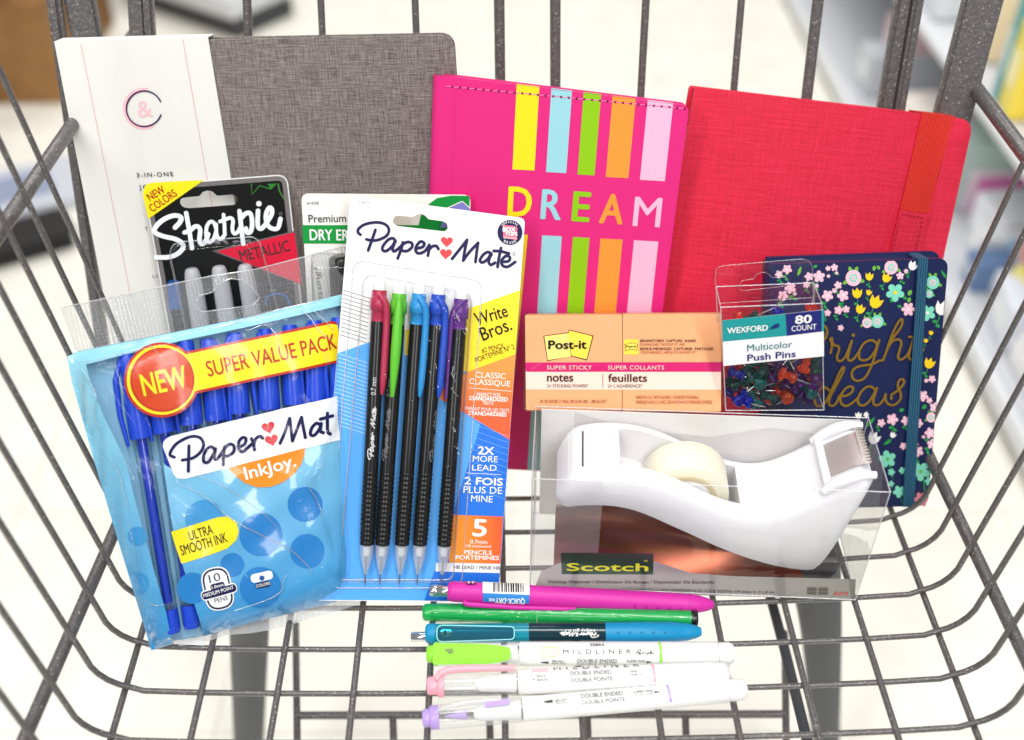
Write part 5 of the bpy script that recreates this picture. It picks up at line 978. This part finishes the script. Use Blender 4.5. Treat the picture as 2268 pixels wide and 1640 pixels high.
mb = MB(); mb.lathe(o, (0, 0, 1), [(-.0002, .0127), (-.0002, .0152), (.0193, .0152), (.0195, .0150), (.0195, .0127)], M((214, 200, 164), .5), 40); mb.build('core', tr_)
mb = MB(); mb.lathe(o, (0, 0, 1), [(.0002, .0085), (.0002, .0126), (.0192, .0126), (.0196, .0118), (.0196, .0085)], WP, 36); mb.lathe(o, (0, 0, 1), [(.0196, .0085), (.018, .004), (.0185, .0001)], WP, 24); mb.build('hub', tr_)
a0, a1 = BX.uv(cp(CT, (432, 420)), -.014), BX.uv(cp(CT, (640, 400)), -.014); mb = MB(); P_ = []
for f in (0, .25, .5, .75, 1): x = a0[0] + (a1[0] - a0[0]) * f; y = sm(hi, x) - .0016; P_.append([(x, y, -.0150), (x, y, -.0402)])
loft(mb, P_, M((252, 252, 252), .4), range(0, 1)); x = a0[0]; y = sm(hi, x); mb.box((x - .0012, y - .0035, -.0405), (x - .0002, y - .0012, -.0148), GD); mb.build('cover_plate', t)
# cutter head
hx = [x1 - .0180, x1 - .0015]; mb = MB(); CUT = M((196, 186, 184), .2, .35, key='smoky_cutter'); P_ = []
for i in range(7): x = hx[0] + (hx[1] - hx[0]) * i / 6; y = sm(hi, x) + .0006 + .0012 * (i / 6); P_.append([(x, y, -.0165), (x, y + .0006, -.027), (x, y, -.0385)])
loft(mb, P_, CUT, range(0, 2)); mb.build('cutter_block', t)
mb = MB(); xe = hx[1]; ye = sm(hi, xe) + .0022; ts = []
for i in range(25): z = -.0150 - .0250 * i / 24; ts.append((xe + (.0012 if i % 2 else 0), ye + .001, z))
vs = ts + [(xe - .003, ye + .0004, z) for _, _, z in ts]; mb.add(vs, [(i, i + 1, 26 + i, 25 + i) for i in range(24)], M((170, 164, 160), .25, .9)); mb.build('blade', t)
mb = MB()
for s_ in (0, 1):
    z = -.0095 if s_ == 0 else -.0440; P_ = []
    for i in range(9): f = i / 8; x = hx[0] - .004 + (hx[1] + .002 - hx[0] + .004) * f; P_.append((x, sm(hi, x) + .0006 + .0018 * math.sin(math.pi * min(1, f * 1.1)), z))
    mb.tube(P_, [.0016 + .0016 * math.sin(math.pi * min(.95, .12 + i / 8)) for i in range(9)], WP, 10)
x = hx[0] - .001; mb.box((x - .003, sm(hi, x) - .001, -.0440), (x + .001, sm(hi, x) + .0022, -.0100), WP, .0008); mb.build('cutter_rim', t)
# ---- loose pens on the cart floor
class Pen:
    def __init__(s, a, b, r, lift=(0, 0), name='gel_pen', label='', cat='pen'):
        s.r = r; A = on_z(cp(CPE, a), r + lift[0]); B = on_z(cp(CPE, b), r + lift[1]); u = (B - A).normalized(); n = C0 - (A + B) / 2; n = (n - u * n.dot(u)).normalized()
        s.pl = Plane(A, u, n.cross(u), n); s.L = (B - A).length; s.t = thing(name, label, cat, s.pl.mat(), 'loose pens and markers in the cart')
    def x(s, px, py): return s.pl.uv(cp(CPE, (px, py)))[0]
    def part(s, name, prof, m, sy=1.0, n=28):
        mb = MB(); mb.lathe((0, 0, 0), (1, 0, 0), prof, m, n, (0, 0, 1), sy); o = mb.build(name, s.t); return o
    def dec(s, mb, dr=0.0):
        d = Dec(mb, s.pl, CPE); r = s.r + dr + .00012
        def lf(u, v, dz):
            f = max(-.985, min(.985, v / r)); ph = math.asin(f); return (u, (r + dz) * math.sin(ph), (r + dz) * math.cos(ph))
        d.lift = lf; d.sub = .0012; return d
CHR = M((214, 218, 220), .12, 1.0, key='chrome'); G1 = M((46, 46, 52), .5); LTR = M((62, 62, 66), .5)
# magenta retractable
p = Pen((150, 122), (1957, 214), .0052, (.0095, .0010), label='magenta click pen with chrome button lying nearest the clear tape box')
MGA = M((206, 44, 160), .42, key='magenta_rubber'); X = p.x
p.part('click_button', [(0, .0024), (.0006, .0030), (.004, .0031), (.0045, .0026), (X(268, 125), .0026)], CHR)
p.part('grip_cone', [(X(1793, 205), .0049), (X(1850, 207), .0046), (X(1920, 212), .0033), (X(1950, 214), .0022), (X(1957, 214), .0018)], MGA)
mb = MB(); d = p.dec(mb, .0002); d.poly([(486, 68), (784, 80), (782, 150), (487, 138)], WHITE, 1); d.poly([(487, 138), (782, 150), (780, 206), (488, 193)], M((40, 128, 204), .4), 1)
x = 553
while x < 752:
    w_ = random.choice((3, 5, 5, 8, 10)); d.poly([(x, 76 + (x - 553) * .03), (x + w_, 76 + (x - 553) * .03), (x + w_, 132 + (x - 553) * .02), (x, 132 + (x - 553) * .02)], BLACK, 2); x += w_ + random.choice((4, 5, 7))
d.text('QUICK-DRY', (754, 176), (568, 168), 32, WHITE, 2, bold=.03); d.text('INK', (562, 172), (524, 170), 18, WHITE, 2, bold=.03); mb.build('price_wrap', p.t)
mb = MB(); mb.lathe((0, 0, 0), (1, 0, 0), [(X(264, 125), .0036), (X(270, 125), .0046), (X(300, 125), .0051), (X(1200, 170), .0053), (X(1792, 205), .0049)], MGA, 28, (0, 0, 1)); d = p.dec(mb, .0001); d.poly([(375, 66), (447, 64), (440, 86), (385, 88)], M((96, 14, 70), .3, coat=.5), 1, r=8)
for x in (398, 425): d.heart((x, 74), 9, M((240, 190, 220), .4), 2)
for x in range(1450, 1740, 72): d.disc((x, 222 + (x - 1450) * .065), 8, M((170, 26, 130), .5), 1, n=12)
mb.build('barrel', p.t)
mb = MB(); r = p.r; mb.tube([(X(370, 125), -r * .92, r * .55), (X(390, 125), -r * 1.12, r * .62), (X(700, 140), -r * 1.2, r * .5), (X(1010, 160), -r * 1.1, r * .45), (X(1080, 160), -r * 1.02, r * .4)], [.0012, .0014, .0013, .0012, .0008], MGA, 10); mb.build('clip', p.t)
# green felt tip
p = Pen((106, 262), (1856, 302), .0045, label='bright green felt tip pen in clear wrap between the magenta and teal pens'); X = p.x
GRN = M((16, 164, 76), .28, coat=.5, key='green_pen_plastic')
p.part('end_cap', [(0, .0030), (.0006, .0040), (.0015, .0043), (X(172, 262), .0044)], GRN); p.part('cap', [(X(173, 262), .0045), (X(500, 270), .0046), (X(832, 275), .0047)], GRN)
p.part('barrel', [(X(834, 275), .0044), (X(1600, 290), .0042), (X(1812, 300), .0041)], GRN); p.part('tail_plug', [(X(1813, 300), .0043), (X(1822, 300), .0044), (X(1850, 300), .0042), (X(1856, 302), .0036)], M((20, 22, 24), .2, coat=.5))
mb = MB(); d = p.dec(mb, .0001)
for i in range(34): x = 840 + i * 15; d.poly([(x, 281 + i * .3), (x + 8, 281 + i * .3), (x + 8, 285 + i * .3), (x, 285 + i * .3)], M((150, 224, 176), .4), 1)
for i in range(30): x = 1090 + i * 12; d.poly([(x, 238 + i * .2), (x + 6, 238 + i * .2), (x + 6, 242 + i * .2), (x, 242 + i * .2)], M((150, 224, 176), .4), 1)
mb.build('barrel_print', p.t)
mb = MB(); WR2 = clear('pen_shrink_wrap', (.98, .985, .985), .03, 1.1, .08, .6, 160, stretch=(.25, 1, 1)); mb.lathe((0, 0, 0), (1, 0, 0), [(X(165, 262), .0049), (X(800, 275), .0050), (X(1700, 290), .0050), (X(1845, 300), .0047)], WR2, 28, (0, 0, 1)); mb.build('shrink_wrap', p.t)
# teal gel pen
p = Pen((122, 398), (1880, 386), .0049, label='teal gel pen with clear clip window and blue rubber grip'); X = p.x
TEA = M((10, 132, 152), .2, coat=.5, key='teal_translucent'); TRB = M((20, 140, 190), .42, key='blue_rubber'); TDK = M((6, 48, 60), .15, coat=.6)
mb = MB(); mb.lathe((0, -.0015, 0), (1, 0, 0), [(X(30, 400), .0018), (X(36, 400), .0024), (X(126, 400), .0025)], CHR, 18, (0, 0, 1)); mb.build('click_button', p.t)
p.part('end_cap', [(0, .0036), (.0008, .0046), (.002, .0049), (X(186, 398), .0050)], TRB); p.part('barrel', [(X(187, 398), .0048), (X(775, 395), .0049), (X(780, 395), .0049)], TEA); p.part('dark_window', [(X(781, 395), .0049), (X(1266, 390), .0049)], TDK)
p.part('grip', [(X(1267, 390), .0049), (X(1500, 390), .0051), (X(1712, 388), .0049), (X(1716, 388), .0047), (X(1790, 388), .0043), (X(1850, 386), .0031), (X(1880, 386), .0020)], TRB)
mb = MB(); d = p.dec(mb, .0002)
us2 = [[(x, y) for x, y in s_] for s_ in us]
for i, s_ in enumerate(us2): d.stroke([(1222 - (x - .07) * 248, 400 + (.16 - y) * 170) for x, y in s_], 5, WHITE, 1 + .3 * (i % 2))
for x, y in uh: d.heart((1222 - (x - .07) * 248, 400 + (.16 - y) * 170), 8, WHITE, 1, 180)
d.text('InkJoy gel 0.7', (1196, 372), (1005, 374), 17, WHITE, 1, bold=.02)
for x in range(1345, 1660, 74): d.disc((x, 392), 8, M((14, 108, 150), .5), 1, n=12)
d.disc((258, 392), 38, CHR, 3, 24, n=20); d.heart((250, 385), 9, TDK, 4, 90); d.heart((250, 402), 9, TDK, 4, 90); mb.build('barrel_print', p.t)
mb = MB(); r = p.r; CLP = clear('teal_clear_clip', (.35, .8, .86), .08, 1.2, .06); mb.slab(rnd([(X(200, 395), -.0040), (X(688, 393), -.0030), (X(688, 393), .0030), (X(200, 395), .0040)], [.003, .002, .002, .003]), r + .0006, r + .0018, CLP); mb.build('clip', p.t)
mb = MB(); LC = rnd([(X(200, 395), -.0040), (X(688, 393), -.0030), (X(688, 393), .0030), (X(200, 395), .0040)], [.003, .002, .002, .003]); mb.tube([Vector((x, y, r + .0017)) for x, y in LC + [LC[0]]], .0003, M((150, 226, 232), .2, coat=.5), 6, False); mb.build('clip_rim', p.t)
# three double ended markers
WB = M((236, 236, 235), .35, coat=.35, key='white_marker_barrel'); CLC = clear('clear_marker_cap', (.975, .98, .985), .06, 1.2, .07, haze=.10)
def dmarker(a, b, r, lift, lab, rgb, nm, xs_, clipmode):
    p = Pen(a, b, r, lift, 'highlighter_marker', lab, 'marker'); X = lambda px: p.x(px, a[1] + (b[1] - a[1]) * (px - a[0]) / (b[0] - a[0])); c = M(rgb, .3, coat=.4, key='marker_%s' % nm)
    e0, e1, capend, bend, tail = xs_
    p.part('end_knob', [(0, r * .55), (.0008, r * .72), (X(e0), r * .74)], c)
    if clipmode == 'open': p.part('cap_collar', [(X(e0) + .0001, r * .85), (X(e0) + .001, r * .97), (X(e1), r * .99)], c); p.part('clear_cap', [(X(e1) + .0002, r * .98), (X(capend), r * 1.0)], CLC)
    else: p.part('cap_collar', [(X(e0) + .0001, r * .85), (X(e0) + .001, r * .97), (X(e1), r)], c); p.part('clear_cap', [(X(e1) + .0002, r * .99), (X(capend), r * 1.02)], CLC)
    p.part('barrel', [(X(capend) + .0003, r * .93), (X(capend) + .0008, r * 1.0), (X(bend), r * .98), (X(bend) + .0004, r * .94)], WB); p.part('tail_cap', [(X(bend) + .0006, r * .90), (X(bend) + .006, r * .93), (p.L - .0012, r * .86), (p.L, r * .70)], WB)
    p.part('nib_holder', [(X(e1) + (X(capend) - X(e1)) * .42, r * .35), (X(e1) + (X(capend) - X(e1)) * .5, r * .62), (X(capend) - .0005, r * .8)], WB)
    return p, X, c
p, X, c = dmarker((130, 528), (2086, 524), .0058, (0, 0), 'white double ended marker with lime green clip', (146, 226, 60), 'lime', (172, 200, 716, 1978, 0), 'clip')
mb = MB(); r = p.r; mb.slab(rnd([(X(175), -.0050), (X(560), -.0046), (X(665), -.0026), (X(665), .0030), (X(520), .0046), (X(175), .0052)], [.0014, .004, .002, .002, .004, .0014]), r * .35, r + .0011, c); d = p.dec(mb, .0013); d.poly([(245, 498), (300, 490), (306, 520), (280, 528)], M((112, 140, 70), .4), 1); mb.build('clip', p.t)
mb = MB(); d = p.dec(mb, .0001); d.text('ZEBRA', (1166, 479), (1260, 478), 14, LTR, 1, bold=.03); d.text('MILDLINER', (996, 528), (1425, 526), 27, LTR, 1, sp=1.8); d.text('BRUSH', (928, 579), (998, 579), 12, LTR, 1); d.text('PINCEAU', (926, 592), (1018, 592), 9, LTR, 1); d.text('DOUBLE ENDED', (1086, 580), (1337, 581), 20, LTR, 1); d.text('SUPER FINE', (1400, 579), (1516, 579), 13, LTR, 1); d.text('DOUBLE POINTE', (1086, 594), (1337, 594), 8, LTR, 1)
d.poly([(1602, 452), (1616, 452), (1626, 582), (1608, 582)], c, 1); d.stroke([(860, 500), (870, 484), (905, 490), (940, 482), (968, 496), (965, 530), (930, 545), (905, 538), (870, 542), (858, 522), (860, 500)], 5, M((196, 232, 120), .4), 1, cap=False); d.text('mild line', (872, 520), (955, 520), 16, M((206, 236, 140), .4), 1)
for s_ in ([(1455, 528), (1468, 505), (1485, 500), (1482, 514), (1466, 518), (1484, 524), (1470, 530), (1490, 526), (1498, 514)], [(1500, 528), (1510, 516), (1520, 528), (1530, 526), (1535, 516), (1526, 530), (1540, 522)], [(1545, 528), (1552, 500), (1548, 528), (1556, 516), (1562, 528), (1568, 524)]): d.stroke(s_, 4, LTR, 1)
d.poly([(850, 578), (905, 576), (905, 588), (870, 586)], LTR, 1); d.poly([(1525, 572), (1562, 578), (1525, 586)], LTR, 1); mb.build('barrel_print', p.t)
p, X, c = dmarker((132, 732), (2058, 652), .0058, (.0016, .0004), 'white double ended marker with soft pink clip', (252, 170, 184), 'pink', (196, 240, 706, 1962, 0), 'open')
mb = MB(); r = p.r; mb.tube(cr([(X(190), r * .5, r * .75), (X(230), r * .98, r * .75), (X(290), r * 1.18, r * .72), (X(420), r * 1.22, r * .7), (X(690), r * 1.12, r * .68)], 5), [.0016] * 4 + [.0018] * 13 + [.0015] * 4, c, 12); mb.build('clip', p.t)
mb = MB(); d = p.dec(mb, .0001); d.text('MILDLINER', (938, 632), (1480, 608), 27, LTR, 1, sp=1.8); d.text('DOUBLE ENDED', (1042, 664), (1300, 655), 22, LTR, 1); d.text('DOUBLE POINTE', (1044, 708), (1306, 696), 24, LTR, 1); d.text('BOLD', (830, 678), (886, 676), 15, LTR, 1); d.text('BISEAU', (830, 702), (905, 699), 15, LTR, 1); d.text('FINE', (1420, 648), (1462, 646), 13, LTR, 1); d.text('FINE', (1422, 669), (1464, 667), 13, LTR, 1)
d.poly([(1556, 592), (1570, 591), (1584, 708), (1566, 708)], c, 1); d.poly([(795, 628), (905, 620), (900, 640), (800, 645)], M((252, 200, 210), .4), 1); d.poly([(798, 692), (812, 686), (812, 698)], LTR, 1); d.poly([(1482, 658), (1496, 652), (1484, 666)], LTR, 1); mb.build('barrel_print', p.t)
p, X, c = dmarker((102, 940), (2164, 752), .0056, (.0004, .0004), 'white double ended brush marker with lilac collar nearest the camera', (184, 156, 222), 'lilac', (148, 208, 735, 2040, 0), 'open')
mb = MB(); r = p.r; mb.slab(rnd([(X(500), r * .40), (X(660), r * .55), (X(660), r * .95), (X(500), r * .85)], .0008), r * .75, r * 1.12, c); mb.tube(cr([(X(180), r * .3, r * .95), (X(260), r * .75, r * 1.05), (X(420), r * .95, r * .95), (X(660), r * .9, r * .75)], 5), .0012, CLC, 10); mb.build('clip', p.t)
mb = MB(); mb.lathe((0, 0, 0), (1, 0, 0), [(X(245), .0003), (X(300), r * .2), (X(382), r * .42)], c, 16, (0, 0, 1)); mb.build('brush_nib', p.t)
mb = MB(); d = p.dec(mb, .0001); d.text('DOUBLE ENDED', (1108, 812), (1372, 792), 24, LTR, 1); d.text('DOUBLE POINTE', (1114, 852), (1384, 828), 24, LTR, 1); d.text('BRUSH', (944, 836), (1014, 828), 16, LTR, 1); d.text('PINCEAU', (946, 850), (1030, 842), 9, LTR, 1); d.text('SUPER FINE', (1438, 782), (1560, 772), 15, LTR, 1); d.text('ULTRA FINE', (1442, 798), (1560, 788), 9, LTR, 1); d.text('MILDLINER', (960, 778), (1590, 728), 18, M((140, 140, 144), .5), 1, sp=1.8)
d.poly([(1648, 728), (1662, 727), (1682, 832), (1666, 834)], c, 1); d.poly([(862, 832), (928, 820), (928, 840), (890, 842)], LTR, 1); d.poly([(1568, 766), (1610, 770), (1570, 780)], LTR, 1); mb.build('barrel_print', p.t)
bpy.data.objects.remove(_fo); bpy.data.curves.remove(_fc)
